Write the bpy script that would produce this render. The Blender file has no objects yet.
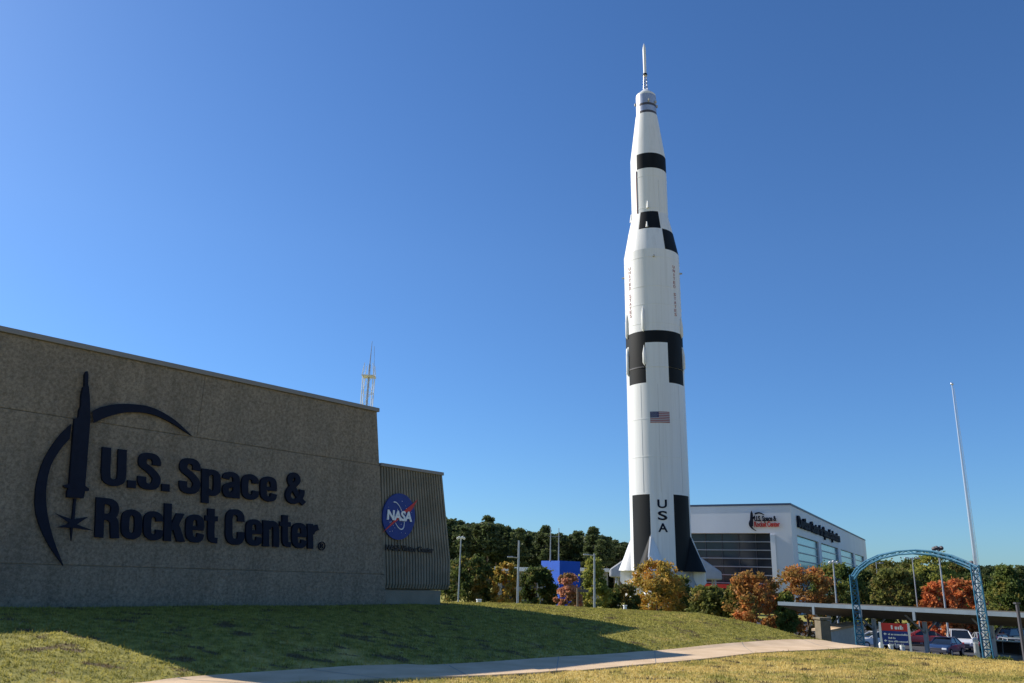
import bpy, bmesh, math, random
import numpy as np
from mathutils import Vector, Matrix, noise
random.seed(7); np.random.seed(7)
R_ = math.radians
scene = bpy.context.scene
COL = scene.collection
# ------------------------------------------------------------------ camera
F, PITCH, ROLL, EYE = 800.0, R_(16.5), R_(1.6), 1.6
cam_d = bpy.data.cameras.new('camera'); cam = bpy.data.objects.new('camera', cam_d); COL.objects.link(cam)
cam_d.sensor_width = 36.0; cam_d.lens = 36.0 * F / 1024.0; cam_d.clip_start = 0.1; cam_d.clip_end = 20000
_fw = Vector((0, math.cos(PITCH), math.sin(PITCH))); _rt = Vector((1, 0, 0)); _up = _rt.cross(_fw)
_r2 = _rt * math.cos(ROLL) + _up * math.sin(ROLL); _u2 = -_rt * math.sin(ROLL) + _up * math.cos(ROLL)
_m = Matrix((_r2, _u2, -_fw)).transposed().to_4x4(); _m.translation = Vector((0, 0, EYE)); cam.matrix_world = _m
scene.camera = cam
# ------------------------------------------------------------------ light
SUN_AZ, SUN_EL = -64.0, 34.5
w = bpy.data.worlds.new('World'); scene.world = w; w.use_nodes = True
nt = w.node_tree; bg = nt.nodes['Background']; sky = nt.nodes.new('ShaderNodeTexSky')
sky.sky_type = 'NISHITA'; sky.sun_disc = False; sky.sun_elevation = R_(SUN_EL); sky.sun_rotation = R_(SUN_AZ)
sky.air_density = 1.0; sky.dust_density = 0.3; sky.ozone_density = 3.0
hs = nt.nodes.new('ShaderNodeHueSaturation'); hs.inputs['Saturation'].default_value = 1.12
tn = nt.nodes.new('ShaderNodeMix'); tn.data_type = 'RGBA'; tn.blend_type = 'MULTIPLY'; tn.inputs[0].default_value = 1.0; tn.inputs[7].default_value = (.76, .955, 1.2, 1)
nt.links.new(sky.outputs[0], hs.inputs['Color']); nt.links.new(hs.outputs[0], tn.inputs[6]); tcw = nt.nodes.new('ShaderNodeTexCoord'); spw = nt.nodes.new('ShaderNodeSeparateXYZ'); nt.links.new(tcw.outputs['Generated'], spw.inputs[0])
hr = nt.nodes.new('ShaderNodeValToRGB'); hr.color_ramp.elements[0].position = .0; hr.color_ramp.elements[1].position = .38
hr.color_ramp.elements[0].color = (.62, .80, .93, 1); hr.color_ramp.elements[1].color = (1, 1, 1, 1); nt.links.new(spw.outputs[2], hr.inputs[0])
tn2 = nt.nodes.new('ShaderNodeMix'); tn2.data_type = 'RGBA'; tn2.blend_type = 'MULTIPLY'; tn2.inputs[0].default_value = 1.0
nt.links.new(tn.outputs[2], tn2.inputs[6]); nt.links.new(hr.outputs[0], tn2.inputs[7]); nt.links.new(tn2.outputs[2], bg.inputs[0]); bg.inputs[1].default_value = 0.089
sd = bpy.data.lights.new('sun', 'SUN'); sun = bpy.data.objects.new('sun', sd); COL.objects.link(sun)
sd.energy = 4.9; sd.angle = R_(0.5); sd.color = (1, .93, .82)
_a = R_(SUN_AZ); _e = R_(SUN_EL)
SUNV = Vector((math.sin(_a) * math.cos(_e), math.cos(_a) * math.cos(_e), math.sin(_e)))
sun.rotation_euler = SUNV.to_track_quat('Z', 'Y').to_euler()
scene.view_settings.view_transform = 'Standard'; scene.view_settings.look = 'None'
scene.view_settings.exposure = 0.42; scene.view_settings.gamma = 1.0; scene.view_settings.use_curve_mapping = False

# ------------------------------------------------------------------ pixel / place helpers
def ray(x, y):
    return (_fw * F + _r2 * (x - 512) + _u2 * (341.5 - y)).normalized()
def at(x, y, dist):
    r = ray(x, y); return Vector((0, 0, EYE)) + r * (dist / math.hypot(r.x, r.y))
def lerp(a, b, t): return a + (b - a) * t
def tab(x, xs, ys): return float(np.interp(x, xs, ys))

# ------------------------------------------------------------------ ground height
AZK = [-90, -60, -45, -30, -21, -10, 0.6, 8.9, 16.3, 21.1, 25, 90]
RPK = [20, 14.6, 12.7, 13.1, 13.6, 15.2, 17.6, 20.4, 24.4, 26.4, 27, 27]
AZC = [-90, -45, -31, -20, -8, -4, 0.5, 6.5, 13, 16.8, 19.2, 21.6, 25, 28, 31.3, 90]
RCK = [24, 20, 19.6, 20.8, 24.0, 29, 29.5, 30, 30.5, 29.5, 28, 27, 25, 24.4, 23.8, 23.8]
ZCK = [.76, .76, .76, .76, .76, .78, .76, .70, .60, .34, .12, .0, .0, .0, 0, 0]
def height(x, y):
    r = np.hypot(x, y); az = np.degrees(np.arctan2(x, y))
    rp = np.interp(az, AZK, RPK); rc = np.interp(az, AZC, RCK); zc = np.interp(az, AZC, ZCK)
    u = np.clip((r - rp) / np.maximum(rc - rp, .5), 0, 1); sm = u * u * (3 - 2 * u)
    sm = 0.35 * sm + 0.65 * (1 - (1 - u) ** 2.6)
    z = zc * sm
    hold = np.where(az < -4.5, 28, 0)
    d = np.maximum(r - rc - hold, 0)
    fall = .088 * (np.sqrt(d * d + .6) - math.sqrt(.6))
    z = z - np.minimum(fall, np.interp(az, [12, 18], [3.3, 3.6]) + zc) - .03 * (r > 16)
    z = z + .018 * np.sin(x * .9 + 1.3) * np.sin(y * .7) * (r < 60)
    back = np.clip((-y - 2) / 10, 0, 1)
    return np.where(y < -2, z * (1 - back), z)
def gz(x, y): return float(height(np.float64(x), np.float64(y)))

# ------------------------------------------------------------------ materials
def mat(name, col, rough=.6, metal=0., col2=None, scale=5., bump=0., bscale=40., detail=6, spec=.4, lo=.35, hi=.65, trans=0., streak=None):
    m = bpy.data.materials.new(name); m.use_nodes = True; t = m.node_tree; b = t.nodes['Principled BSDF']
    b.inputs['Roughness'].default_value = rough; b.inputs['Metallic'].default_value = metal
    b.inputs['Specular IOR Level'].default_value = spec
    b.inputs['Base Color'].default_value = (*col, 1)
    tc = t.nodes.new('ShaderNodeTexCoord')
    if col2 is not None:
        n = t.nodes.new('ShaderNodeTexNoise'); n.inputs['Scale'].default_value = scale; n.inputs['Detail'].default_value = detail
        src = tc.outputs['Object']
        if streak:
            mp = t.nodes.new('ShaderNodeMapping'); mp.inputs['Scale'].default_value = streak; t.links.new(src, mp.inputs[0]); src = mp.outputs[0]
        t.links.new(src, n.inputs['Vector'])
        r = t.nodes.new('ShaderNodeValToRGB'); r.color_ramp.elements[0].position = lo; r.color_ramp.elements[1].position = hi
        r.color_ramp.elements[0].color = (*col, 1); r.color_ramp.elements[1].color = (*col2, 1)
        t.links.new(n.outputs[0], r.inputs[0]); t.links.new(r.outputs[0], b.inputs['Base Color'])
    if bump:
        n2 = t.nodes.new('ShaderNodeTexNoise'); n2.inputs['Scale'].default_value = bscale; n2.inputs['Detail'].default_value = 4
        t.links.new(tc.outputs['Object'], n2.inputs['Vector'])
        bp = t.nodes.new('ShaderNodeBump'); bp.inputs['Strength'].default_value = bump; bp.inputs['Distance'].default_value = .05
        t.links.new(n2.outputs[0], bp.inputs['Height']); t.links.new(bp.outputs[0], b.inputs['Normal'])
    return m

def grass_mat(name, blades=False):
    m = bpy.data.materials.new(name); m.use_nodes = True; t = m.node_tree; b = t.nodes['Principled BSDF']
    b.inputs['Roughness'].default_value = .85; b.inputs['Specular IOR Level'].default_value = .15
    g = t.nodes.new('ShaderNodeNewGeometry')
    def ns(scale, det=5, st=None):
        n = t.nodes.new('ShaderNodeTexNoise'); n.inputs['Scale'].default_value = scale; n.inputs['Detail'].default_value = det
        if st:
            mp = t.nodes.new('ShaderNodeMapping'); mp.inputs['Scale'].default_value = st; t.links.new(g.outputs['Position'], mp.inputs[0]); t.links.new(mp.outputs[0], n.inputs['Vector'])
        else: t.links.new(g.outputs['Position'], n.inputs['Vector'])
        return n.outputs[0]
    def ramp(src, p0, p1, c0, c1):
        r = t.nodes.new('ShaderNodeValToRGB'); r.color_ramp.elements[0].position = p0; r.color_ramp.elements[1].position = p1
        r.color_ramp.elements[0].color = (*c0, 1); r.color_ramp.elements[1].color = (*c1, 1); t.links.new(src, r.inputs[0]); return r.outputs[0]
    def mix(f, a, c):
        x = t.nodes.new('ShaderNodeMix'); x.data_type = 'RGBA'
        if isinstance(f, float): x.inputs[0].default_value = f
        else: t.links.new(f, x.inputs[0])
        t.links.new(a, x.inputs[6]); t.links.new(c, x.inputs[7]); return x.outputs[2]
    straw = ramp(ns(7), .35, .68, (.62, .47, .15), (.72, .56, .22))
    green = ramp(ns(5), .35, .65, (.17, .175, .036), (.42, .375, .09))
    # the bank behind the path is greener than the dry lawn in front: depends on distance from the kerb and big patches
    patch = ns(.28, 3); fine = ns(2.2, 6)
    sep = t.nodes.new('ShaderNodeSeparateXYZ'); t.links.new(g.outputs['Position'], sep.inputs[0])
    # line of the path: y - (0.9*x + 17) > 0 -> bank
    mm = t.nodes.new('ShaderNodeMath'); mm.operation = 'MULTIPLY_ADD'; mm.inputs[1].default_value = -0.80; t.links.new(sep.outputs[0], mm.inputs[0]); t.links.new(sep.outputs[1], mm.inputs[2])
    mr = t.nodes.new('ShaderNodeMapRange'); mr.inputs[1].default_value = 16.0; mr.inputs[2].default_value = 19.5; mr.inputs[3].default_value = 0.0; mr.inputs[4].default_value = .34; t.links.new(mm.outputs[0], mr.inputs[0])
    ad = t.nodes.new('ShaderNodeMath'); ad.operation = 'ADD'; t.links.new(patch, ad.inputs[0]); t.links.new(mr.outputs[0], ad.inputs[1])
    ad2 = t.nodes.new('ShaderNodeMath'); ad2.operation = 'MULTIPLY_ADD'; ad2.inputs[1].default_value = .7; t.links.new(fine, ad2.inputs[0]); t.links.new(ad.outputs[0], ad2.inputs[2])
    fac = ramp(ad2.outputs[0], .80, 1.14, (0.05, 0.05, 0.05), (.92, .92, .92))
    c = mix(fac, straw, green)
    soil = ramp(ns(1.7, 9, (1, 1.6, 1)), .355, .43, (1, 1, 1), (0, 0, 0))
    r3 = ramp(ns(30, 2), .3, .7, (.13, .10, .05), (.2, .15, .08))
    c = mix(soil, c, r3)
    t.links.new(c, b.inputs['Base Color'])
    if blades:
        tr = t.nodes.new('ShaderNodeBsdfTranslucent'); t.links.new(c, tr.inputs[0]); mx = t.nodes.new('ShaderNodeMixShader'); mx.inputs[0].default_value = .45
        t.links.new(b.outputs[0], mx.inputs[1]); t.links.new(tr.outputs[0], mx.inputs[2]); t.links.new(mx.outputs[0], t.nodes['Material Output'].inputs[0])
    if not blades:
        n2 = t.nodes.new('ShaderNodeTexNoise'); n2.inputs['Scale'].default_value = 14; n2.inputs['Detail'].default_value = 8; n2.inputs['Roughness'].default_value = .8
        t.links.new(g.outputs['Position'], n2.inputs['Vector'])
        bp = t.nodes.new('ShaderNodeBump'); bp.inputs['Strength'].default_value = .6; bp.inputs['Distance'].default_value = .08
        t.links.new(n2.outputs[0], bp.inputs['Height']); t.links.new(bp.outputs[0], b.inputs['Normal'])
    return m

def leaf_mat(name, c1, c2, c3=None, scale=.42):
    m = bpy.data.materials.new(name); m.use_nodes = True; t = m.node_tree; b = t.nodes['Principled BSDF']
    b.inputs['Roughness'].default_value = .6; b.inputs['Specular IOR Level'].default_value = .2
    tc = t.nodes.new('ShaderNodeTexCoord'); n = t.nodes.new('ShaderNodeTexNoise'); n.inputs['Scale'].default_value = scale; n.inputs['Detail'].default_value = 9; n.inputs['Roughness'].default_value = .75
    oi = t.nodes.new('ShaderNodeObjectInfo'); va = t.nodes.new('ShaderNodeVectorMath'); va.operation = 'ADD'
    t.links.new(tc.outputs['Object'], va.inputs[0]); t.links.new(oi.outputs['Location'], va.inputs[1]); t.links.new(va.outputs[0], n.inputs['Vector'])
    r = t.nodes.new('ShaderNodeValToRGB'); r.color_ramp.elements[0].position = .36; r.color_ramp.elements[1].position = .64
    r.color_ramp.elements[0].color = (*c1, 1); r.color_ramp.elements[1].color = (*c2, 1)
    if c3: e = r.color_ramp.elements.new(.52); e.color = (*c3, 1)
    t.links.new(n.outputs[0], r.inputs[0]); t.links.new(r.outputs[0], b.inputs['Base Color'])
    tr = t.nodes.new('ShaderNodeBsdfTranslucent'); t.links.new(r.outputs[0], tr.inputs[0])
    mx = t.nodes.new('ShaderNodeMixShader'); mx.inputs[0].default_value = .5
    t.links.new(b.outputs[0], mx.inputs[1]); t.links.new(tr.outputs[0], mx.inputs[2]); t.links.new(mx.outputs[0], t.nodes['Material Output'].inputs[0])
    return m

M = {}
M['grass'] = grass_mat('lawn_grass'); M['blades'] = grass_mat('grass_blade', True)
def aggregate():
    m = bpy.data.materials.new('exposed_aggregate_concrete'); m.use_nodes = True; t = m.node_tree; b = t.nodes['Principled BSDF']; b.inputs['Roughness'].default_value = .95; b.inputs['Specular IOR Level'].default_value = .08
    tc = t.nodes.new('ShaderNodeTexCoord')
    def nz(sc, det, st=None, ro=.6):
        n = t.nodes.new('ShaderNodeTexNoise'); n.inputs['Scale'].default_value = sc; n.inputs['Detail'].default_value = det; n.inputs['Roughness'].default_value = ro
        src = tc.outputs['Object']
        if st: mp = t.nodes.new('ShaderNodeMapping'); mp.inputs['Scale'].default_value = st; t.links.new(src, mp.inputs[0]); src = mp.outputs[0]
        t.links.new(src, n.inputs['Vector']); return n.outputs[0]
    def rp(src, a, c, c0, c1):
        r = t.nodes.new('ShaderNodeValToRGB'); r.color_ramp.elements[0].position = a; r.color_ramp.elements[1].position = c; r.color_ramp.elements[0].color = (*c0, 1); r.color_ramp.elements[1].color = (*c1, 1); t.links.new(src, r.inputs[0]); return r.outputs[0]
    def mul(a, c):
        x = t.nodes.new('ShaderNodeMix'); x.data_type = 'RGBA'; x.blend_type = 'MULTIPLY'; x.inputs[0].default_value = 1; t.links.new(a, x.inputs[6]); t.links.new(c, x.inputs[7]); return x.outputs[2]
    peb = rp(nz(13, 3, None, .8), .32, .68, (.20, .168, .127), (.40, .34, .262))
    big = rp(nz(.8, 6), .3, .7, (.80, .80, .80), (1.0, .98, .95))
    stk = rp(nz(3.0, 6, (1, 1, .06)), .34, .56, (.82, .82, .82), (1, 1, 1))
    c = mul(mul(peb, big), stk); t.links.new(c, b.inputs['Base Color'])
    bp = t.nodes.new('ShaderNodeBump'); bp.inputs['Strength'].default_value = 1; bp.inputs['Distance'].default_value = .04; t.links.new(nz(16, 5, None, .8), bp.inputs['Height']); t.links.new(bp.outputs[0], b.inputs['Normal'])
    return m
M['aggregate'] = aggregate()
M['smooth_conc'] = mat('concrete_smooth', (.26, .25, .23), .9, col2=(.34, .33, .30), scale=2, bump=.3)
M['coping'] = mat('coping_metal', (.22, .21, .20), .6, metal=.1)
M['rib'] = mat('ribbed_concrete', (.19, .17, .13), .9, col2=(.26, .235, .185), scale=1.5, bump=.4, bscale=30, spec=.1)
M['navy'] = mat('navy_paint', (.007, .010, .022), .7, col2=(.009, .013, .028), scale=6, spec=.15)
M['letterblack'] = mat('black_lettering', (.015, .015, .018), .5)
M['discblue'] = mat('disc_blue', (.012, .035, .20), .6, col2=(.014, .042, .23), scale=4)
M['white'] = mat('white_paint', (.80, .80, .79), .45, col2=(.74, .74, .73), scale=.6)
M['red'] = mat('red_paint', (.55, .03, .025), .5, col2=(.48, .03, .025), scale=3)
M['rk_white'] = mat('rocket_white_paint', (.80, .80, .79), .42, col2=(.73, .73, .72), scale=.35, streak=(1, 1, .12), lo=.3, hi=.75)
def rocket_paint():
    m = M['rk_white']; t = m.node_tree; b = t.nodes['Principled BSDF']; lk = [l for l in t.links if l.to_socket == b.inputs['Base Color']][0]; src = lk.from_socket
    tc = t.nodes.new('ShaderNodeTexCoord'); mp = t.nodes.new('ShaderNodeMapping'); mp.inputs['Scale'].default_value = (1.6, 1.6, .05)
    n = t.nodes.new('ShaderNodeTexNoise'); n.inputs['Scale'].default_value = 1.0; n.inputs['Detail'].default_value = 8; n.inputs['Roughness'].default_value = .7
    t.links.new(tc.outputs['Object'], mp.inputs[0]); t.links.new(mp.outputs[0], n.inputs['Vector'])
    r = t.nodes.new('ShaderNodeValToRGB'); r.color_ramp.elements[0].position = .33; r.color_ramp.elements[1].position = .52; r.color_ramp.elements[0].color = (.90, .895, .88, 1); r.color_ramp.elements[1].color = (1, 1, 1, 1)
    t.links.new(n.outputs[0], r.inputs[0])
    x = t.nodes.new('ShaderNodeMix'); x.data_type = 'RGBA'; x.blend_type = 'MULTIPLY'; x.inputs[0].default_value = 1; t.links.new(src, x.inputs[6]); t.links.new(r.outputs[0], x.inputs[7]); t.links.new(x.outputs[2], b.inputs['Base Color'])
rocket_paint()
M['rk_black'] = mat('rocket_black_paint', (.007, .008, .009), .6, col2=(.014, .016, .018), scale=.4, streak=(1, 1, .2), spec=.15)
M['rk_grey'] = mat('rocket_seam_grey', (.40, .40, .40), .5)
M['rk_silver'] = mat('service_module_silver', (.55, .56, .60), .38, metal=.55, col2=(.42, .43, .48), scale=.8)
M['rk_dark'] = mat('dark_trim', (.07, .065, .075), .5)
M['rk_redtext'] = mat('red_marking', (.42, .20, .20), .6)
M['concrete'] = mat('pale_path_concrete', (.58, .42, .26), .9, col2=(.70, .52, .34), scale=1.4, bump=.25, bscale=30, detail=10, spec=.15)
M['asphalt'] = mat('asphalt', (.045, .046, .05), .9, col2=(.065, .065, .068), scale=.5, bump=.3)
M['marking'] = mat('white_marking', (.7, .7, .68), .7)
M['bwall'] = mat('pale_metal_cladding', (.68, .70, .75), .55, col2=(.62, .64, .69), scale=.15, streak=(1, 1, .3))
M['bwhite'] = mat('white_column', (.78, .78, .80), .5)
M['glass'] = mat('blue_green_window_glass', (.16, .34, .42), .2, metal=.5, col2=(.20, .38, .46), scale=.3, spec=.8)
M['darkglass'] = mat('dark_window_glass', (.025, .03, .036), .12, col2=(.045, .05, .06), scale=.25, spec=.4)
M['mullion'] = mat('grey_mullion', (.33, .35, .38), .5, metal=.2)
M['roofblue'] = mat('dark_blue_roof_edge', (.05, .08, .15), .5)
M['steelblue'] = mat('blue_steel_paint', (.02, .12, .22), .5, col2=(.035, .17, .28), scale=8)
M['galv'] = mat('galvanised_steel', (.42, .43, .45), .45, metal=.4, col2=(.35, .36, .38), scale=5)
M['alu'] = mat('brushed_aluminium', (.62, .63, .66), .3, metal=.8)
M['canopy'] = mat('canopy_metal', (.20, .25, .29), .5, metal=.2, col2=(.17, .21, .25), scale=2)
M['soffit'] = mat('canopy_soffit', (.07, .06, .04), .8, col2=(.10, .085, .06), scale=1)
M['blue'] = mat('bright_blue_panel', (.004, .085, .50), .6, col2=(.004, .075, .45), scale=1)
M['fabric'] = mat('grey_fabric_roof', (.42, .43, .45), .8, col2=(.36, .37, .39), scale=1)
M['bark'] = mat('bark', (.09, .065, .045), .9, col2=(.15, .11, .08), scale=6, bump=.6)
M['pinebark'] = mat('pine_bark', (.20, .15, .11), .9, col2=(.28, .21, .16), scale=4, bump=.6)
M['brownstone'] = mat('tan_stucco', (.17, .14, .09), .9, col2=(.22, .18, .12), scale=3, bump=.3)
M['tyre'] = mat('tyre_rubber', (.012, .012, .012), .8)
M['lamp'] = mat('lamp_glass', (.8, .8, .78), .3)
M['tail'] = mat('tail_lamp_red', (.5, .01, .01), .3)
M['needle'] = leaf_mat('pine_needles', (.05, .075, .03), (.18, .20, .08), (.10, .13, .05))
M['needle2'] = leaf_mat('far_pine_needles', (.032, .052, .022), (.09, .11, .045), (.055, .078, .032))
M['oak'] = leaf_mat('dark_green_leaves', (.055, .085, .022), (.34, .21, .06), (.10, .13, .035))
M['green'] = leaf_mat('mid_green_leaves', (.07, .11, .028), (.34, .27, .06), (.15, .19, .045))
M['olive'] = leaf_mat('olive_brown_leaves', (.10, .13, .035), (.36, .24, .08), (.19, .20, .05))
M['yellow'] = leaf_mat('yellow_green_leaves', (.14, .18, .035), (.52, .40, .08), (.32, .33, .07))
M['orange'] = leaf_mat('orange_green_leaves', (.13, .16, .035), (.74, .34, .08), (.50, .33, .07))
M['redorange'] = leaf_mat('red_orange_leaves', (.28, .16, .05), (.75, .27, .09), (.62, .20, .07))
M['russet'] = leaf_mat('russet_leaves', (.11, .14, .035), (.72, .26, .09), (.44, .23, .07))
M['pink'] = leaf_mat('pinkish_red_leaves', (.22, .20, .06), (.66, .34, .22), (.52, .24, .13))

# ------------------------------------------------------------------ mesh builder
class MB:
    def __init__(s): s.v = []; s.f = []; s.mi = []
    def add(s, vs, fs, mi=0):
        o = len(s.v); s.v += [tuple(v) for v in vs]; s.f += [tuple(i + o for i in f) for f in fs]; s.mi += [mi] * len(fs); return s
    def box(s, c, sz, rz=0, mi=0, M4=None):
        hx, hy, hz = sz[0] / 2, sz[1] / 2, sz[2] / 2
        vs = [Vector((x, y, z)) for x in (-hx, hx) for y in (-hy, hy) for z in (-hz, hz)]
        rm = M4 if M4 is not None else Matrix.Rotation(rz, 3, 'Z')
        vs = [rm @ v + Vector(c) for v in vs]
        return s.add(vs, [(0, 1, 3, 2), (4, 6, 7, 5), (0, 4, 5, 1), (2, 3, 7, 6), (0, 2, 6, 4), (1, 5, 7, 3)], mi)
    def tube(s, p0, p1, r0, r1=None, n=8, mi=0):
        p0 = Vector(p0); p1 = Vector(p1); r1 = r0 if r1 is None else r1
        d = (p1 - p0).normalized(); a = d.orthogonal().normalized(); b = d.cross(a)
        vs = []
        for k in range(n):
            t = 2 * math.pi * k / n; e = a * math.cos(t) + b * math.sin(t); vs += [p0 + e * r0, p1 + e * r1]
        fs = [(2 * k, 2 * ((k + 1) % n), 2 * ((k + 1) % n) + 1, 2 * k + 1) for k in range(n)]
        fs += [tuple(2 * k for k in reversed(range(n))), tuple(2 * k + 1 for k in range(n))]
        return s.add(vs, fs, mi)
    def path(s, pts, r, n=6, mi=0):
        for a, b in zip(pts[:-1], pts[1:]): s.tube(a, b, r, n=n, mi=mi)
        return s
    def prism(s, poly, fn, d0, d1, mi=0):
        """poly: list of (u,v); fn(u,v,d)->world"""
        n = len(poly); vs = [fn(u, v, d0) for u, v in poly] + [fn(u, v, d1) for u, v in poly]
        fs = [tuple(range(n)), tuple(reversed(range(n, 2 * n)))] + [(k, k + n, (k + 1) % n + n, (k + 1) % n) for k in range(n)]
        return s.add(vs, fs, mi)
    def lathe(s, prof, c=(0, 0, 0), n=24, mi=0, colf=None, a0=0, a1=360, cap=True):
        full = abs(a1 - a0) >= 360; m = n if full else n + 1; o = []
        for (r, z) in prof:
            for k in range(m):
                t = R_(a0 + (a1 - a0) * k / n); o.append((c[0] + r * math.sin(t), c[1] - r * math.cos(t), c[2] + z))
        base = len(s.v); s.v += o
        for i in range(len(prof) - 1):
            for k in range(n):
                k2 = (k + 1) % m; s.f.append((base + i * m + k, base + i * m + k2, base + (i + 1) * m + k2, base + (i + 1) * m + k))
                zz = (prof[i][1] + prof[i + 1][1]) / 2; ph = a0 + (a1 - a0) * (k + .5) / n
                s.mi.append(colf(zz, ph) if colf else mi)
        if full and cap:
            s.f.append(tuple(base + k for k in reversed(range(m)))); s.mi.append(mi)
            s.f.append(tuple(base + (len(prof) - 1) * m + k for k in range(m))); s.mi.append(mi)
        return s
    def build(s, name, m, parent=None, smooth=False, bevel=0, fix=True):
        me = bpy.data.meshes.new(name)
        off = parent_world(parent)
        me.from_pydata([(v[0] - off[0], v[1] - off[1], v[2] - off[2]) for v in s.v], [], s.f)
        ms = m if isinstance(m, (list, tuple)) else [m]
        for x in ms: me.materials.append(x)
        me.polygons.foreach_set('material_index', s.mi)
        if fix:
            bm = bmesh.new(); bm.from_mesh(me); bmesh.ops.recalc_face_normals(bm, faces=bm.faces); bm.to_mesh(me); bm.free()
        if smooth:
            me.polygons.foreach_set('use_smooth', [True] * len(me.polygons))
            try: me.set_sharp_from_angle(angle=R_(35))
            except Exception: pass
        o = bpy.data.objects.new(name, me); COL.objects.link(o)
        if parent: o.parent = parent
        if bevel:
            b = o.modifiers.new('bevel', 'BEVEL'); b.width = bevel; b.segments = 2; b.limit_method = 'ANGLE'
        return o
def parent_world(p):
    v = Vector((0, 0, 0))
    while p is not None: v += p.location; p = p.parent
    return v
def tag(o, label=None, cat=None, group=None, kind=None):
    if label: o['label'] = label
    if cat: o['category'] = cat
    if group: o['group'] = group
    if kind: o['kind'] = kind
    return o
def thing(name, loc, label, cat, group=None, rz=0):
    o = bpy.data.objects.new(name, None); COL.objects.link(o); o.location = loc; o.rotation_euler.z = rz; o.empty_display_size = .5
    return tag(o, label, cat, group)
def np_mesh(name, V, nper, m, parent=None, loc=None):
    """V (N*nper,3) separate polygons of nper verts"""
    N = len(V) // nper; me = bpy.data.meshes.new(name)
    me.vertices.add(N * nper); me.vertices.foreach_set('co', V.astype(np.float32).ravel())
    me.loops.add(N * nper); me.loops.foreach_set('vertex_index', np.arange(N * nper, dtype=np.int32))
    me.polygons.add(N); me.polygons.foreach_set('loop_start', np.arange(0, N * nper, nper, dtype=np.int32))
    me.polygons.foreach_set('loop_total', np.full(N, nper, np.int32)); me.update(); me.validate()
    me.materials.append(m); o = bpy.data.objects.new(name, me); COL.objects.link(o)
    if parent: o.parent = parent
    return o

# ------------------------------------------------------------------ the ground: one polar sheet reaching the horizon
rs = np.concatenate([np.arange(0.5, 10, 1.), np.arange(10, 36, .25), np.arange(36, 80, 1.), np.arange(80, 300, 8.), [330, 400, 600, 1000, 2000, 5000, 9000]])
azs = np.concatenate([np.arange(-45, 45, .6), np.arange(45, 315, 3.)])
RR, AA = np.meshgrid(rs, np.radians(azs), indexing='ij')
X = RR * np.sin(AA); Y = RR * np.cos(AA); Z = height(X, Y)
m_ = len(azs); V = np.stack([X, Y, Z], -1).reshape(-1, 3)
fs = []
for i in range(len(rs) - 1):
    for k in range(m_):
        k2 = (k + 1) % m_; fs.append((i * m_ + k, (i + 1) * m_ + k, (i + 1) * m_ + k2, i * m_ + k2))
fs.append(tuple(range(m_)))
me = bpy.data.meshes.new('ground'); me.from_pydata(V.tolist(), [], fs); me.materials.append(M['grass'])
me.polygons.foreach_set('use_smooth', [True] * len(me.polygons))
g = bpy.data.objects.new('ground', me); COL.objects.link(g); tag(g, kind='structure')

# footpath: a slab draped on the lawn between two edge lines
up_e = [(-7.6, 7.0), (-6.4, 10.2), (-4.85, 12.9), (-2.75, 15.0), (.15, 17.6), (3.2, 20.4), (6.9, 24.0), (9.7, 25.9), (12.4, 27.3), (16, 29.0)]
lo_e = [(-5.8, 6.4), (-4.9, 9.8), (-3.5, 12.7), (-1.5, 13.9), (.18, 15.0), (2.7, 17.3), (6.4, 21.2), (10.2, 24.0), (13.1, 25.3), (17, 26.8)]
def dense(pl, n=14):
    out = []
    P = [Vector((*p, 0)) for p in pl]
    for i in range(len(P) - 1):
        p0 = P[max(i - 1, 0)]; p1 = P[i]; p2 = P[i + 1]; p3 = P[min(i + 2, len(P) - 1)]
        for k in range(n):
            t = k / n
            out.append(.5 * ((2 * p1) + (p2 - p0) * t + (2 * p0 - 5 * p1 + 4 * p2 - p3) * t * t + (3 * p1 - p0 - 3 * p2 + p3) * t ** 3))
    out.append(P[-1]); return out
ue = dense(up_e); le = dense(lo_e); mb = MB(); n = len(ue); W = 8
vs = []
for a, b in zip(ue, le):
    for j in range(W + 1):
        p = a.lerp(b, j / W); vs.append((p.x, p.y, gz(p.x, p.y) + .03))
fs = [(i * (W + 1) + j, i * (W + 1) + j + 1, (i + 1) * (W + 1) + j + 1, (i + 1) * (W + 1) + j) for i in range(n - 1) for j in range(W)]
mb.add(vs, fs)
for E_ in (ue, le):
    vs = []
    for p in E_: z = gz(p.x, p.y); vs += [(p.x, p.y, z + .03), (p.x, p.y, z - .12)]
    mb.add(vs, [(2 * i, 2 * i + 1, 2 * i + 3, 2 * i + 2) for i in range(n - 1)])
pm = M['concrete']
tag(mb.build('footpath', pm, fix=False), kind='structure')
# dark expansion joints across the path
mb = MB()
for i in range(6, n - 1, 11):
    a = ue[i]; b = le[i]; t = (ue[i + 1] - ue[i]).normalized() * .012
    vs = []
    for j in range(W + 1):
        p = a.lerp(b, j / W); vs += [(p.x - t.x, p.y - t.y, gz(p.x, p.y) + .034), (p.x + t.x, p.y + t.y, gz(p.x, p.y) + .034)]
    mb.add(vs, [(2 * j, 2 * j + 1, 2 * j + 3, 2 * j + 2) for j in range(W)])
tag(mb.build('path_joints', M['smooth_conc'], fix=False), kind='structure')

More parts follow.
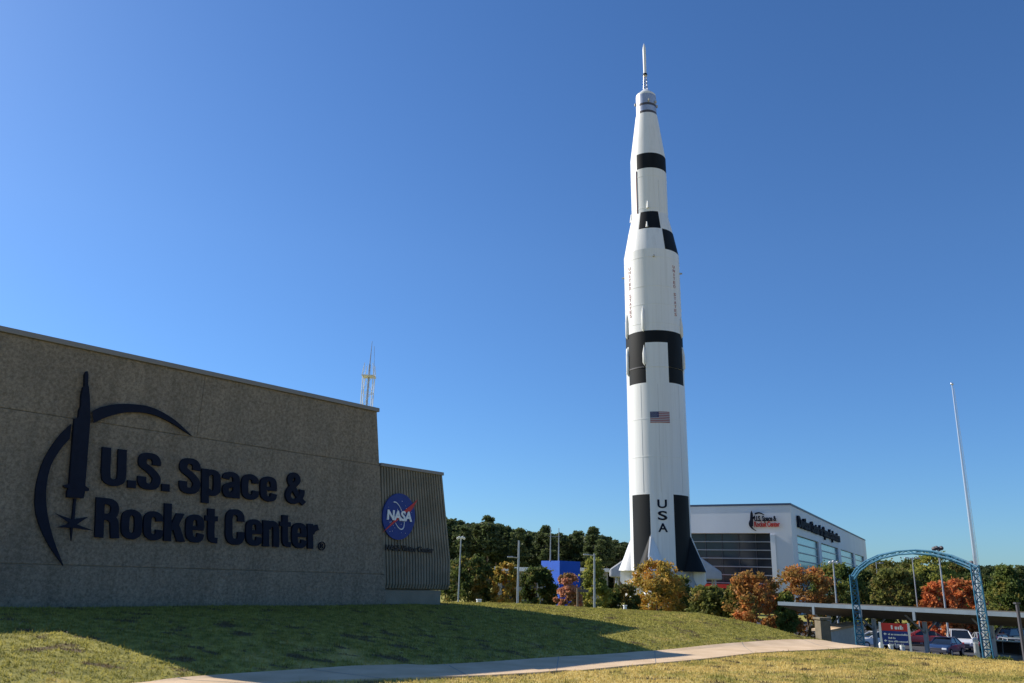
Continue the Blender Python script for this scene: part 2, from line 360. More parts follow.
def drape(name, x0, x1, y0, y1, step, m, dz, clip=None, rot=0, c=(0, 0)):
    nx = int((x1 - x0) / step) + 1; ny = int((y1 - y0) / step) + 1
    ca, sa = math.cos(rot), math.sin(rot); vs = []; ok = []
    for j in range(ny):
        for i in range(nx):
            u = x0 + (x1 - x0) * i / (nx - 1); v = y0 + (y1 - y0) * j / (ny - 1)
            x = c[0] + u * ca - v * sa; y = c[1] + u * sa + v * ca; vs.append((x, y, gz(x, y) + dz)); ok.append(clip is None or clip(x, y))
    fs = [(j * nx + i, j * nx + i + 1, (j + 1) * nx + i + 1, (j + 1) * nx + i) for j in range(ny - 1) for i in range(nx - 1) if ok[j * nx + i]]
    b = MB(); b.add(vs, fs); return tag(b.build(name, m, fix=False), kind='structure')
drape('parking_lot', 14, 110, 43, 130, 1.5, M['asphalt'], .05, clip=lambda x, y: math.degrees(math.atan2(x, y)) > 14.5 and math.hypot(x, y) > 47)
mbm = MB()
for row in (0, 1, 2):
    for k in range(14):
        R0 = 60 + row * 14; az = R_(20 + k * 1.9 * 60 / R0); x, y = R0 * math.sin(az), R0 * math.cos(az)
        dx, dy = math.sin(az), math.cos(az); nx, ny = dy * .06, -dx * .06
        pts = [(x + nx, y + ny), (x - nx, y - ny), (x - nx + dx * 5, y - ny + dy * 5), (x + nx + dx * 5, y + ny + dy * 5)]
        mbm.add([(a, b, gz(a, b) + .07) for a, b in pts], [(0, 1, 2, 3)])
tag(mbm.build('parking_markings', M['marking'], fix=False), kind='structure')
drape('service_road', -60, 60, 120, 127, 3, M['asphalt'], .05, clip=lambda x, y: x < 22)
drape('entrance_walk', 12.5, 60, 47.5, 50.6, .8, M['concrete'], .08, rot=R_(-42), c=(-14.5, 22))

# ------------------------------------------------------------------ big concrete sign wall
TH = R_(42); WD = Vector((math.sin(TH), math.cos(TH), 0)); WN = Vector((math.cos(TH), -math.sin(TH), 0))
_r = ray(377, 408); WC = Vector((0, 0, EYE)) + _r * (24.4 / _r.y)
def wp(s, z, d=0): p = WC + WD * s + WN * d; return Vector((p.x, p.y, z))
def wpix(x, y):
    r = ray(x, y); t = (WC - Vector((0, 0, EYE))).dot(WN) / r.dot(WN); q = Vector((0, 0, EYE)) + r * t
    return (q - WC).dot(WD), q.z
wall = thing('sign_wall_building', wp(-5, .7, -2), 'tall brown pebbled concrete wall carrying the big navy space centre name and rocket emblem', 'building')
TOPZ = WC.z
# three cast courses with open joints between (seams at 4.82 and 1.62)
def course(z0, z1, dp):
    s0 = lerp(0.90, 0, (z0 - .77) / (TOPZ - .77)); s1 = lerp(0.90, 0, (z1 - .77) / (TOPZ - .77))
    return [(-10.62, z0), (s0, z0), (s1, z1), (-10.62, z1)], dp
mb = MB()
for z0, z1, f in ((.2, 1.612, .004), (1.624, 4.806, 0), (4.82, TOPZ - .12, -.012)):
    pl, dp = course(z0, z1, f); cuts = [-5.66] if z0 > 4 else []
    es = [pl[0][0]] + sum([[c - .003, c + .003] for c in sorted(cuts)], [])
    for q in range(0, len(es) - 1, 2): mb.prism([(es[q], z0), (es[q + 1], z0), (es[q + 1], z1), (es[q], z1)], lambda u, v, d: wp(u, v, d), f, -4.0)
    mb.prism([(es[-1], z0), pl[1], pl[2], (es[-1], z1)], lambda u, v, d: wp(u, v, d), f, -4.0)
mb.build('wall', M['aggregate'], wall, bevel=.012)
mb = MB(); mb.prism([(-10.58, .25), (.82, .25), (.03, TOPZ - .2), (-10.58, TOPZ - .2)], lambda u, v, d: wp(u, v, d), -.05, -3.9)
mb.build('joint_backing', M['smooth_conc'], wall)
mb = MB(); mb.prism([(-10.68, TOPZ - .12), (.07, TOPZ - .12), (.06, TOPZ), (-10.68, TOPZ)], lambda u, v, d: wp(u, v, d), .06, -4.05)
mb.build('coping', M['coping'], wall, bevel=.01)

# lettering
def glyph_mesh(ch, extr, off):
    cu = bpy.data.curves.new('glyph', 'FONT'); cu.body = ch; cu.size = 1; cu.extrude = extr; cu.offset = off; cu.resolution_u = 4
    o = bpy.data.objects.new('glyph_tmp', cu); COL.objects.link(o); dg = bpy.context.evaluated_depsgraph_get(); dg.update()
    me = bpy.data.meshes.new_from_object(o.evaluated_get(dg)); bpy.data.objects.remove(o); bpy.data.curves.remove(cu); return me
_gc = {}
def glyph(ch, off):
    if (ch, off) not in _gc:
        me = glyph_mesh(ch, .5, off); v = [tuple(x.co) for x in me.vertices]; f = [tuple(p.vertices) for p in me.polygons]
        me2 = glyph_mesh(ch + '|', .5, off); me3 = glyph_mesh('|', .5, off)
        adv = max(x.co.x for x in me2.vertices) - max(x.co.x for x in me3.vertices)
        for q in (me, me2, me3): bpy.data.meshes.remove(q)
        _gc[(ch, off)] = (v, f, adv)
    return _gc[(ch, off)]
def text_line(txt, fn, u0, u1, v0, caph, off, m, parent, name='letter', track=0., one=False, d0=0., d1=.05):
    """letters between u0..u1 (width fitted), baseline v0 (number or (left,right)), cap height caph; fn(u,v,d)"""
    items = []; x = 0
    for c in txt:
        if c == ' ': x += .22 + track; continue
        v, f, adv = glyph(c, off if c != '&' else min(off, .025)); items.append((c, x, v, f)); x += adv + track
    xmin = min(px + min(q[0] for q in v) for _, px, v, _f in items); xmax = max(px + max(q[0] for q in v) for _, px, v, _f in items)
    cv = glyph('H', off)[0]; ch = max(q[1] for q in cv); cb = min(q[1] for q in cv)
    k = (u1 - u0) / (xmax - xmin); objs = []; big = MB()
    for c, px, v, f in items:
        b = big if one else MB()
        vs = []
        for q in v:
            u = u0 + (px + q[0] - xmin) * k; base = v0 if not isinstance(v0, tuple) else lerp(v0[0], v0[1], (u - u0) / (u1 - u0))
            vs.append(fn(u, base + (q[1] - cb) / (ch - cb) * caph, lerp(d0, d1, q[2] + .5)))
        b.add(vs, f)
        if not one: objs.append(b.build(name, m, parent))
    if one: objs.append(big.build(name, m, parent))
    return objs
wf = lambda u, v, d: wp(u, v, d)
wl = lambda b0: (lambda u, v, d: wp(u - .13 * (v - b0), v, d))
# heavy condensed letterforms drawn as strokes; cap height 1, stem about .2
GL = {
 'U': (.56, [], [([(.1, 1), (.1, .72), (.1, .3), (.14, .15), (.28, .085), (.42, .15), (.46, .3), (.46, .72), (.46, 1)], .2, .165)]),
 '.': (.19, [[(0, 0), (.19, 0), (.19, .2), (0, .2)]], []),
 'S': (.54, [], [([(.44, .68), (.44, .80), (.38, .895), (.27, .92), (.15, .89), (.1, .78), (.12, .66), (.25, .56), (.36, .46), (.44, .34), (.44, .22), (.38, .11), (.27, .08), (.15, .11), (.1, .2), (.1, .34)], .2, .165)]),
 'p': (.51, [[(0, -.22), (.19, -.22), (.19, .76), (0, .76)]], [([(.15, .63), (.28, .69), (.39, .62), (.41, .5), (.41, .26), (.39, .14), (.28, .07), (.15, .13)], .19, .14)]),
 'a': (.50, [], [([(.10, .54), (.13, .64), (.25, .69), (.37, .64), (.40, .52), (.40, .25), (.40, 0)], .19, .14), ([(.36, .42), (.22, .37), (.11, .3), (.095, .18), (.15, .08), (.26, .08), (.36, .17)], .17, .14)]),
 'c': (.50, [], [([(.41, .50), (.39, .62), (.26, .69), (.13, .62), (.10, .48), (.10, .28), (.13, .14), (.26, .07), (.39, .14), (.41, .28)], .19, .145)]),
 'e': (.51, [[(.16, .335), (.50, .335), (.50, .445), (.16, .445)]], [([(.415, .40), (.41, .52), (.38, .64), (.26, .69), (.13, .62), (.10, .48), (.10, .28), (.13, .14), (.26, .07), (.38, .12), (.415, .25)], .19, .14)]),
 'R': (.58, [[(0, 0), (.2, 0), (.2, 1), (0, 1)]], [([(.15, .92), (.32, .91), (.42, .85), (.45, .73), (.42, .6), (.32, .53), (.15, .53)], .19, .16), ([(.36, .51), (.43, .43), (.45, .3), (.46, .15), (.47, 0)], .2, .2)]),
 'o': (.52, [], [([(.10, .48), (.13, .62), (.26, .69), (.39, .62), (.42, .48), (.42, .28), (.39, .14), (.26, .07), (.13, .14), (.10, .28), (.10, .48)], .19, .145)]),
 'k': (.54, [[(0, 0), (.19, 0), (.19, 1), (0, 1)], [(.192, .28), (.24, .32), (.34, 0), (.56, 0), (.39, .46), (.53, .76), (.32, .76), (.192, .46)]], []),
 't': (.36, [[(0, .62), (.36, .62), (.36, .76), (0, .76)]], [([(.17, .96), (.17, .6), (.17, .22), (.21, .11), (.35, .085)], .19, .15)]),
 'C': (.57, [], [([(.46, .66), (.455, .8), (.39, .895), (.28, .92), (.16, .88), (.1, .74), (.1, .5), (.1, .26), (.16, .12), (.28, .08), (.39, .105), (.455, .2), (.46, .37)], .2, .165)]),
 'n': (.51, [[(0, 0), (.19, 0), (.19, .76), (0, .76)]], [([(.15, .55), (.25, .67), (.37, .65), (.415, .52), (.415, .25), (.415, 0)], .19, .16)]),
 'r': (.37, [[(0, 0), (.19, 0), (.19, .76), (0, .76)]], [([(.14, .48), (.22, .61), (.37, .67)], .18, .18)]),
 '&': (.66, [], [([(.62, .04), (.47, .2), (.22, .6), (.17, .76), (.25, .90), (.37, .89), (.42, .77), (.35, .64), (.16, .44), (.1, .25), (.16, .11), (.3, .08), (.44, .16), (.53, .32), (.55, .47)], .165, .15)]),
}
def stroke_strip(pts, tv, th, n=5):
    P = [Vector((x, y, 0)) for x, y in pts]; out = []
    for i in range(len(P) - 1):
        p0 = P[max(i - 1, 0)]; p1 = P[i]; p2 = P[i + 1]; p3 = P[min(i + 2, len(P) - 1)]
        for k in range(n):
            t = k / n; out.append(.5 * ((2 * p1) + (p2 - p0) * t + (2 * p0 - 5 * p1 + 4 * p2 - p3) * t * t + (3 * p1 - p0 - 3 * p2 + p3) * t ** 3))
    out.append(P[-1]); L = []; R2 = []
    for i, p in enumerate(out):
        if (P[0] - P[-1]).length < 1e-6 and i in (0, len(out) - 1): tdir = out[1] - out[-2]
        else: tdir = out[min(i + 1, len(out) - 1)] - out[max(i - 1, 0)]
        tdir.normalize(); wdt = lerp(th, tv, abs(tdir.y)) / 2; nrm = Vector((-tdir.y, tdir.x, 0)) * wdt; L.append(p + nrm); R2.append(p - nrm)
    return L, R2
def heavy_line(txt, fn, u0, u1, v0, caph, m, parent, gap=.045, d0=.02, d1=.09):
    x = 0; items = []
    for c in txt:
        if c == ' ': x += .20; continue
        items.append((c, x)); x += GL[c][0] + gap
    k = (u1 - u0) / (x - gap)
    for c, px in items:
        b = MB(); e = 0
        F2 = lambda x_, y_, d: fn(u0 + (px + x_) * k, v0 + y_ * caph, d)
        for pl in GL[c][1]: b.prism(pl, F2, d0, d1 + e); e += .004
        for pts, tv, th in GL[c][2]:
            L, R2 = stroke_strip(pts, tv, th); vs = []
            for i, (a, q) in enumerate(zip(L, R2)):
                dd = d1 + e + (i * .0002 if c == '&' else 0); vs += [F2(a.x, a.y, dd), F2(q.x, q.y, dd), F2(a.x, a.y, d0), F2(q.x, q.y, d0)]
            nn_ = len(L); fs = []
            for i in range(nn_ - 1): q = 4 * i; fs += [(q, q + 1, q + 5, q + 4), (q, q + 4, q + 6, q + 2), (q + 1, q + 3, q + 7, q + 5), (q + 2, q + 6, q + 7, q + 3)]
            fs += [(0, 2, 3, 1), (4 * nn_ - 4, 4 * nn_ - 3, 4 * nn_ - 1, 4 * nn_ - 2)]
            b.add(vs, fs); e += .004
        b.build('letter', m, parent)
heavy_line('U.S. Space &', wl(3.4), -7.82, -2.30, 3.40, .86, M['navy'], wall)
heavy_line('Rocket Center', wl(2.24), -7.76, -1.74, 2.24, .88, M['navy'], wall, gap=.03)
# registered mark
s, z = wpix(321, 546); mb = MB()
ring = [(math.cos(a) * .12, math.sin(a) * .12) for a in np.linspace(0, 2 * math.pi, 20)]
for (a, b), (c, d) in zip(ring[:-1], ring[1:]): mb.prism([(s + a, z + b), (s + c, z + d), (s + c * .82, z + d * .82), (s + a * .82, z + b * .82)], wf, .02, .05)
mb.build('registered_mark', M['navy'], wall)
text_line('R', wf, s - .05, s + .06, z - .06, .13, .0, M['navy'], wall, 'registered_letter', d0=.02, d1=.05)
def pix_poly(pts, m, name, parent, d0=.02, d1=.09):
    b = MB(); b.prism([wpix(*p) for p in pts], wf, d0, d1); return b.build(name, m, parent)
def strip(outer, inner, name, m, parent, n=8, d0=.02, d1=.08, pix=wpix, fn=wf):
    def res(pl):
        P = [Vector((*pix(*p), 0)) for p in pl]; L = [0]
        for a, b in zip(P[:-1], P[1:]): L.append(L[-1] + (b - a).length)
        out = []
        for k in range(n * 4 + 1):
            t = L[-1] * k / (n * 4); i = max(0, min(len(P) - 2, np.searchsorted(L, t, side='right') - 1)); f = (t - L[i]) / (L[i + 1] - L[i])
            p0 = P[max(i - 1, 0)]; p1 = P[i]; p2 = P[i + 1]; p3 = P[min(i + 2, len(P) - 1)]
            out.append(.5 * ((2 * p1) + (p2 - p0) * f + (2 * p0 - 5 * p1 + 4 * p2 - p3) * f * f + (3 * p1 - p0 - 3 * p2 + p3) * f ** 3))
        return out
    A = res(outer); B = res(inner); b = MB(); vs = []
    for a, c in zip(A, B): vs += [fn(a.x, a.y, d1), fn(c.x, c.y, d1), fn(a.x, a.y, d0), fn(c.x, c.y, d0)]
    fs = []
    for i in range(len(A) - 1):
        q = 4 * i; fs += [(q, q + 1, q + 5, q + 4), (q, q + 4, q + 6, q + 2), (q + 1, q + 3, q + 7, q + 5)]
    b.add(vs, fs); return b.build(name, m, parent)
L_OUT = [(69.9, 424.4), (60, 434), (50, 447), (41, 464), (34.5, 489), (35, 514.6), (45.8, 542), (62.2, 566)]
L_IN = [(68.5, 439), (62, 446), (55, 456), (49, 468), (45, 489), (46, 512), (52, 538), (61.5, 564)]
R_OUT = [(90.9, 411.5), (103.7, 406.3), (123, 404.2), (148.8, 407.2), (171.4, 418.8), (190.5, 436)]
R_IN = [(92.0, 423.5), (107, 417.0), (126, 412.7), (149, 414.2), (169, 422.5), (189.3, 435.5)]
strip(L_OUT, L_IN, 'orbit_arc', M['navy'], wall); strip(R_OUT, R_IN, 'orbit_arc', M['navy'], wall)
RKP = [(84.4, 372), (83, 375), (82.6, 387), (81.2, 388), (79.5, 396), (79, 407), (77.5, 410), (76.5, 418), (72.6, 419), (67.4, 484), (62.0, 485.5), (62.2, 487.5), (66.5, 488.5), (65.2, 491.5), (65, 497.5), (81.5, 498.5), (83, 491.5), (87.3, 491), (86.8, 488.5), (83.3, 486), (88.3, 420), (88.3, 414), (87.8, 397), (87, 388), (86.2, 386), (86.4, 375), (85.6, 372)]
pix_poly(RKP, M['navy'], 'rocket_emblem', wall, .02, .12)
pix_poly([(72.5, 498.5), (74.8, 498.5), (73.0, 520), (75.0, 525), (71.4, 528), (70.0, 541), (69.2, 528), (66, 524), (70.5, 520)], M['navy'], 'rocket_plume', wall, .02, .09)
pix_poly([(53.3, 513.5), (70, 519.5), (86.5, 516.8), (75, 524.5), (91.5, 530.8), (72, 528), (54, 527.5), (68, 523.5)], M['navy'], 'star_emblem', wall, .095, .12)

# lower wing of the wall out of the picture to the left (its shadow falls across the lawn)
lw = thing('low_concrete_wall', wp(-17, .7, -1), 'low concrete wall continuing left of the tall sign wall', 'wall')
mb = MB(); mb.prism([(-24, .2), (-10.69, .2), (-10.69, 3.55), (-24, 3.55)], wf, -.6, -3.0); mb.build('wall', M['aggregate'], lw)
mb = MB(); mb.prism([(-24.05, 3.55), (-10.70, 3.55), (-10.70, 3.65), (-24.05, 3.65)], wf, -.55, -3.05); mb.build('coping', M['coping'], lw)

# ------------------------------------------------------------------ ribbed annex
an = thing('ribbed_annex_building', wp(2, .7, -2), 'low annex with vertical ribs and blue round space agency emblem, right of the pebbled wall', 'building')
AT, AB = 4.90, 1.20
def as0(z): return lerp(.80, .28, (z - .77) / (AT - .77)) + .03
def as1(z): return lerp(3.50, 2.92, max(0, (z - 2.1) / (AT - 2.1))) if z > 2.1 else lerp(3.56, 3.50, max(0, (z - .77)) / 1.33)
mb = MB(); NR = 24; zs = [AT - .1, 3.8, 2.9, 2.1, 1.6, AB + .16, AB + .02, AB - .02]
inset = [0, 0, 0, 0, 0, 0, -.06, -.22]
prof = []
for k in range(NR):
    prof += [(k / NR, -.055), ((k + .18) / NR, -.055), ((k + .3) / NR, .0), ((k + .88) / NR, .0)]
prof.append((1, -.07)); prof.append((1.0, -3.2))
vs = []
for z, ins in zip(zs, inset):
    for u, dd in prof:
        a, b = as0(z), as1(z); q = ins if dd > -1 else 0
        vs.append(wp(lerp(a, b + (ins if u == 1.0 and dd < -1 else 0), u), z, dd + q - .02))
n = len(prof)
mb.add(vs, [(i * n + j, i * n + j + 1, (i + 1) * n + j + 1, (i + 1) * n + j) for i in range(len(zs) - 1) for j in range(n - 1)])
mb.build('ribbed_panel', M['rib'], an, fix=False)
mb = MB(); mb.prism([(as0(AB) + .1, AB - .02), (as1(AB) - .05, AB - .02), (as1(AT) - .02, AT - .12), (as0(AT) + .1, AT - .12)], wf, -.2, -3.1); mb.build('wall_core', M['rib'], an)
mb = MB(); mb.prism([(as0(AT) - .0, AT - .1), (as1(AT) + .05, AT - .1), (as1(AT) + .04, AT), (as0(AT) + 0, AT)], wf, .03, -3.3); mb.build('coping', M['coping'], an, bevel=.01)
mb = MB(); mb.prism([(.93, .2), (3.24, .2), (3.22, AB - .03), (.93, AB - .03)], wf, -.12, -3.0); mb.build('plinth', M['rib'], an)
cs, cz = wpix(398, 516.5); RD = .70
def circ(r, n=48, c=(0, 0), ex=1.0): return [(c[0] + r * ex * math.cos(2 * math.pi * k / n), c[1] + r * math.sin(2 * math.pi * k / n)) for k in range(n)]
mb = MB(); mb.prism([(cs + a, cz + b) for a, b in circ(RD, ex=.93)], wf, .01, .06)
disc = mb.build('emblem_disc', M['discblue'], an)
text_line('NASA', wf, cs - .50, cs + .50, cz - .13, .30, .035, M['white'], disc, track=-.02, d0=.07, d1=.10)
mb = MB()
for t in range(24):
    a0, a1 = [R_(200 + 250 * q / 24) for q in (t, t + 1)]
    def el(a, k): x = math.cos(a) * .20 * k; y = math.sin(a) * .46 * k; r = R_(28); return (cs - .06 + x * math.cos(r) - y * math.sin(r), cz + .02 + x * math.sin(r) + y * math.cos(r))
    mb.prism([el(a0, 1), el(a1, 1), el(a1, .93), el(a0, .93)], wf, .062, .075)
mb.build('orbit_ellipse', M['white'], disc)
mb = MB(); mb.prism([(cs + .08, cz + .12), (cs + .42, cz + .36), (cs + .70, cz + .58), (cs + .52, cz + .28), (cs + .40, cz + .16)], wf, .064, .078)
mb.prism([(cs - .62, cz - .52), (cs - .2, cz - .12), (cs + .1, cz + .02), (cs - .18, cz - .2)], wf, .064, .078)
mb.build('red_chevron', M['red'], disc)
mb = MB()
for _ in range(26):
    a = random.uniform(0, 6.28); r = RD * .85 * math.sqrt(random.random()); q = random.uniform(.007, .014)
    x, y = cs + r * math.cos(a) * .93, cz + r * math.sin(a); mb = MB(); mb.prism([(x - q, y), (x, y - q), (x + q, y), (x, y + q)], wf, .061, .066); mb.build('star', M['white'], disc)
s0, z0 = wpix(384.5, 549.5); s1, z1 = wpix(433, 551)
text_line('NASA Visitor Center', wf, s0 + .02, s1, z0 - .02, .17, .02, M['letterblack'], an, track=0, d0=.0, d1=.04)

# ------------------------------------------------------------------ grass blades on the near lawn (uncountable)
def blades(n, rmin, rmax, a0, a1, hmin, hmax, keep):
    a = np.radians(np.random.uniform(a0, a1, n)); r = np.sqrt(np.random.uniform(rmin ** 2, rmax ** 2, n)); x = r * np.sin(a); y = r * np.cos(a)
    k = keep(x, y); x, y = x[k], y[k]; N = len(x); z = height(x, y)
    h = np.random.uniform(hmin, hmax, N); wd = np.random.uniform(.006, .012, N) * (1 + r[k] / 30); t = np.random.uniform(0, 6.28, N); l = np.random.uniform(0, .8, N) * h; t2 = np.random.uniform(0, 6.28, N)
    P = np.zeros((N, 3, 3)); P[:, 0, 0] = x - np.cos(t) * wd; P[:, 0, 1] = y - np.sin(t) * wd; P[:, 0, 2] = z - .01
    P[:, 1, 0] = x + np.cos(t) * wd; P[:, 1, 1] = y + np.sin(t) * wd; P[:, 1, 2] = z - .01
    P[:, 2, 0] = x + l * np.cos(t2); P[:, 2, 1] = y + l * np.sin(t2); P[:, 2, 2] = z + h
    return P.reshape(-1, 3)
uex = np.array([p.x for p in ue]); uey = np.array([p.y for p in ue]); lex = np.array([p.x for p in le]); ley = np.array([p.y for p in le])
def keep(x, y):
    yu = np.interp(x, uex, uey); yl = np.interp(x, lex, ley)
    onp = (y < yu + .02) & (y > yl - .02)
    rel = (WC.x - x) * WN.x + (WC.y - y) * WN.y; sx = (x - WC.x) * WD.x + (y - WC.y) * WD.y
    inw = (rel > -.05) & (sx < 3.6)
    return ~onp & ~inw
P = np.concatenate([blades(330000, 9, 33, -34, 35, .02, .05, keep), blades(9000, 9, 30, -34, 35, .05, .09, keep)])
tag(np_mesh('grass', P, 3, M['blades']), 'short dry lawn grass on the bank and verge', 'grass', kind='stuff')
# fallen leaves
def scatter_leaves(n):
    a = np.radians(np.random.uniform(-34, 34, n)); r = np.sqrt(np.random.uniform(100, 900, n)); x = r * np.sin(a); y = r * np.cos(a); k = keep(x, y); x, y = x[k], y[k]; z = height(x, y) + .04
    N = len(x); P = np.zeros((N, 3, 3)); 
    for j in range(3):
        t = np.random.uniform(0, 2, N) + j * 2.1; P[:, j, 0] = x + .03 * np.cos(t); P[:, j, 1] = y + .03 * np.sin(t); P[:, j, 2] = z + np.random.uniform(-.01, .02, N)
    return P.reshape(-1, 3)
tag(np_mesh('fallen_leaves', scatter_leaves(500), 3, mat('dry_leaf', (.36, .26, .12), .8)), 'small dry leaves scattered over the lawn', 'leaves', kind='stuff')

# ------------------------------------------------------------------ rocket
RD_ = 140.0
AX0 = at(662.2, 580, RD_); AXT = at(644.0, 45, RD_)
RA = math.atan2(AX0.x, AX0.y)                       # azimuth from camera
axd = (AXT - AX0).normalized()
def zpix(y):
    r_ = float(np.interp(y, [50, 90, 115, 155, 190, 211, 248], [-.5, .3, 1.0, 2.4, 3.36, 3.36, 5.03]))
    q = at(lerp(644, 662.2, (y - 45) / 535), y, RD_ - r_); return q.z
RB = Vector((AX0.x, AX0.y, 0))
rkt = thing('moon_rocket', (RB.x, RB.y, gz(RB.x, RB.y)), 'giant black and white moon rocket replica standing behind autumn trees', 'rocket')
lean = axd.x / axd.z, axd.y / axd.z
def rk(fi, r, z, zoff=0):
    """fi degrees from the camera-facing direction, positive to the picture's right; r radius; z world height"""
    a = RA + R_(180) - R_(fi); c = (RB.x + lean[0] * (z - AX0.z), RB.y + lean[1] * (z - AX0.z))
    return Vector((c[0] + r * math.sin(a), c[1] + r * math.cos(a), z))
RM = [M['rk_white'], M['rk_black'], M['rk_grey'], M['rk_silver'], M['rk_dark']]
def rlathe(prof, colf=lambda z, f: 0, n=120, name='stage', parent=None, mb=None, smooth=True):
    b = mb or MB(); o = len(b.v)
    for r, z in prof:
        for k in range(n): b.v.append(tuple(rk(-180 + 360 * k / n, r, z)))
    for i in range(len(prof) - 1):
        for k in range(n):
            k2 = (k + 1) % n; b.f.append((o + i * n + k, o + i * n + k2, o + (i + 1) * n + k2, o + (i + 1) * n + k))
            b.mi.append(colf((prof[i][1] + prof[i + 1][1]) / 2, -180 + 360 * (k + .5) / n))
    b.f.append(tuple(o + k for k in range(n))); b.mi.append(0)
    b.f.append(tuple(o + (len(prof) - 1) * n + k for k in range(n))); b.mi.append(0)
    return b.build(name, RM, parent, smooth=smooth) if mb is None else b
def sect(f, lo, hi): return lo <= f < hi
SB = lambda f: sect(f, -63, -18) or sect(f, 27, 72) or sect(f, 117, 162) or sect(f, -153, -108)
R1 = 5.03
zF = 3.4                       # bottom of first stage skirt
zBandT, zBandB, zBlkB = zpix(330), zpix(342), zpix(382)
zLowT = zpix(494)
zS = [zpix(y) for y in (456, 366, 418)]
def c1(z, f):
    if z < zLowT: return 1 if SB(f) else 0
    if z > zBandB: return 1
    if z > zBlkB: return 1 if SB(f) else 0
    return 0
def ringprof(z0, z1, r, seams, cuts):
    zz = sorted(set([z0, z1] + [c for c in cuts if z0 < c < z1])); pr = [(r, z) for z in zz]
    for s_ in seams:
        if z0 < s_ < z1: pr += [(r, s_ - .1), (r + .025, s_ - .09), (r + .025, s_ + .09), (r, s_ + .1)]
    return sorted(pr, key=lambda p: p[1])
st1 = rlathe(ringprof(zF, zBandT, R1, zS, [zLowT, zBandB, zBlkB]), c1, name='first_stage', parent=rkt)
# corrugated light rings
for s_ in zS[1:2]:
    rlathe([(R1 + .06, s_ - .1), (R1 + .06, s_ + .1)], lambda z, f: 4 if sect(f, -60, -20) else (1 if SB(f) else 0), name='seam_ring', parent=st1, n=120)
for f_ in (-75, -30, 4, 50, 95):
    b = MB(); b.tube(rk(f_, R1 + .01, zLowT + .3), rk(f_, R1 + .005, zBlkB - .3), .018, n=4); b.build('vertical_seam', M['rk_grey'], st1)
z2T = zpix(248); z2a = zpix(256); zM = (zpix(244) + zpix(212)) / 2
st2 = rlathe(ringprof(zBandT + .002, z2T, R1 - .02, [zpix(322), z2a, zpix(285), zpix(303)], []), lambda z, f: 0, name='second_stage', parent=rkt)
z3B, R3 = zpix(211), 3.36
def ci(z, f):
    if z > zM: return 1 if (sect(f, -30, 27) or sect(f, 117, 170)) else 0
    return 1 if (sect(f, 30, 84) or sect(f, -140, -78)) else 0
rM = lerp(R1 - .02, R3, .5)
rlathe([(R1 - .02, z2T + .003), (rM, zM), (R3, z3B)], ci, name='interstage', parent=rkt)
zIUb, zIUt = zpix(169), zpix(155)
st3 = rlathe(ringprof(z3B + .003, zIUb, R3, [zpix(176), z3B + .8], []), name='third_stage', parent=rkt)
rlathe([(R3, zIUb + .003), (R3 - .02, zIUt)], lambda z, f: 1 if sect(f, -39, 150) else 0, name='instrument_ring', parent=rkt)
zSM0, zSM1 = zpix(115), zpix(97)
rlathe([(R3 - .02, zIUt + .003), (2.10, zSM0)], name='lunar_module_adapter', parent=rkt)
def csm(z, f):
    t = (z - zSM0) / (zSM1 - zSM0); return 4 if (t < .14 or .40 < t < .52) and f > -45 else 3
sm = rlathe([(2.06, zSM0 + .003)] + [(1.98, lerp(zSM0, zSM1, t)) for t in (.02, .14, .4, .52, .8)] + [(1.98, zSM1)], csm, name='service_module', parent=rkt)
zCM = zpix(89)
rlathe([(1.98, zSM1 + .003), (1.92, zSM1 + .4), (.42, zCM)], lambda z, f: 0, n=60, name='command_module', parent=rkt)
# thruster blocks
for fi in (-75, 15, 60, 105):
    b = MB(); c = rk(fi, 2.15, lerp(zSM0, zSM1, .62)); b.box(c, (.3, .3, .5), RA); b.build('thruster_block', M['rk_grey'], sm)
# escape tower lattice and motor
zT, zL = zpix(76), zpix(75)
b = MB(); legs = [(rk(45 + 90 * k, .52, zCM - .1), rk(45 + 90 * k, .34, zT)) for k in range(4)]
for p, q in legs: b.tube(p, q, .07)
for j in range(4):
    for k in range(4):
        a0 = legs[k][0].lerp(legs[k][1], j / 4); a1 = legs[(k + 1) % 4][0].lerp(legs[(k + 1) % 4][1], (j + 1) / 4); a2 = legs[(k + 1) % 4][0].lerp(legs[(k + 1) % 4][1], j / 4)
        b.tube(a0, a1, .05); b.tube(a0, a2, .05)
les = b.build('escape_tower', M['rk_silver'], rkt)
rlathe([(.46, zT), (.40, zT + .5), (.31, zT + .7), (.31, zpix(52)), (.26, zpix(49)), (.03, zpix(45))], lambda z, f: 1 if z < zT + .4 else 0, n=24, name='escape_motor', parent=rkt)
# feed line fairings, raceways, pods
def pod(fi, y0, y1, r, R, name, m, mid=None):
    b = MB(); z0, z1 = zpix(y1), zpix(y0)
    pr = [(.02, z0), (r, z0 + .5), (r, z1 - 1.6), (.02, z1)]
    vs = []; n = 10
    for rr, z in pr:
        cpt = rk(fi, R, z)
        for k in range(n): t = 2 * math.pi * k / n; vs.append((cpt.x + rr * math.cos(t), cpt.y + rr * math.sin(t), z))
    b.add(vs, [(i * n + k, i * n + (k + 1) % n, (i + 1) * n + (k + 1) % n, (i + 1) * n + k) for i in range(3) for k in range(n)])
    return b.build(name, m, st2, smooth=True)
for fi, y0, y1 in ((-20, 305, 331), (-20, 344, 365), (-66, 308, 334), (-66, 342, 372), (70, 312, 334), (76, 342, 366), (120, 308, 334), (165, 308, 334)):
    pod(fi, y0, y1, .30, R1 + .1, 'fuel_line_fairing', M['rk_white'])
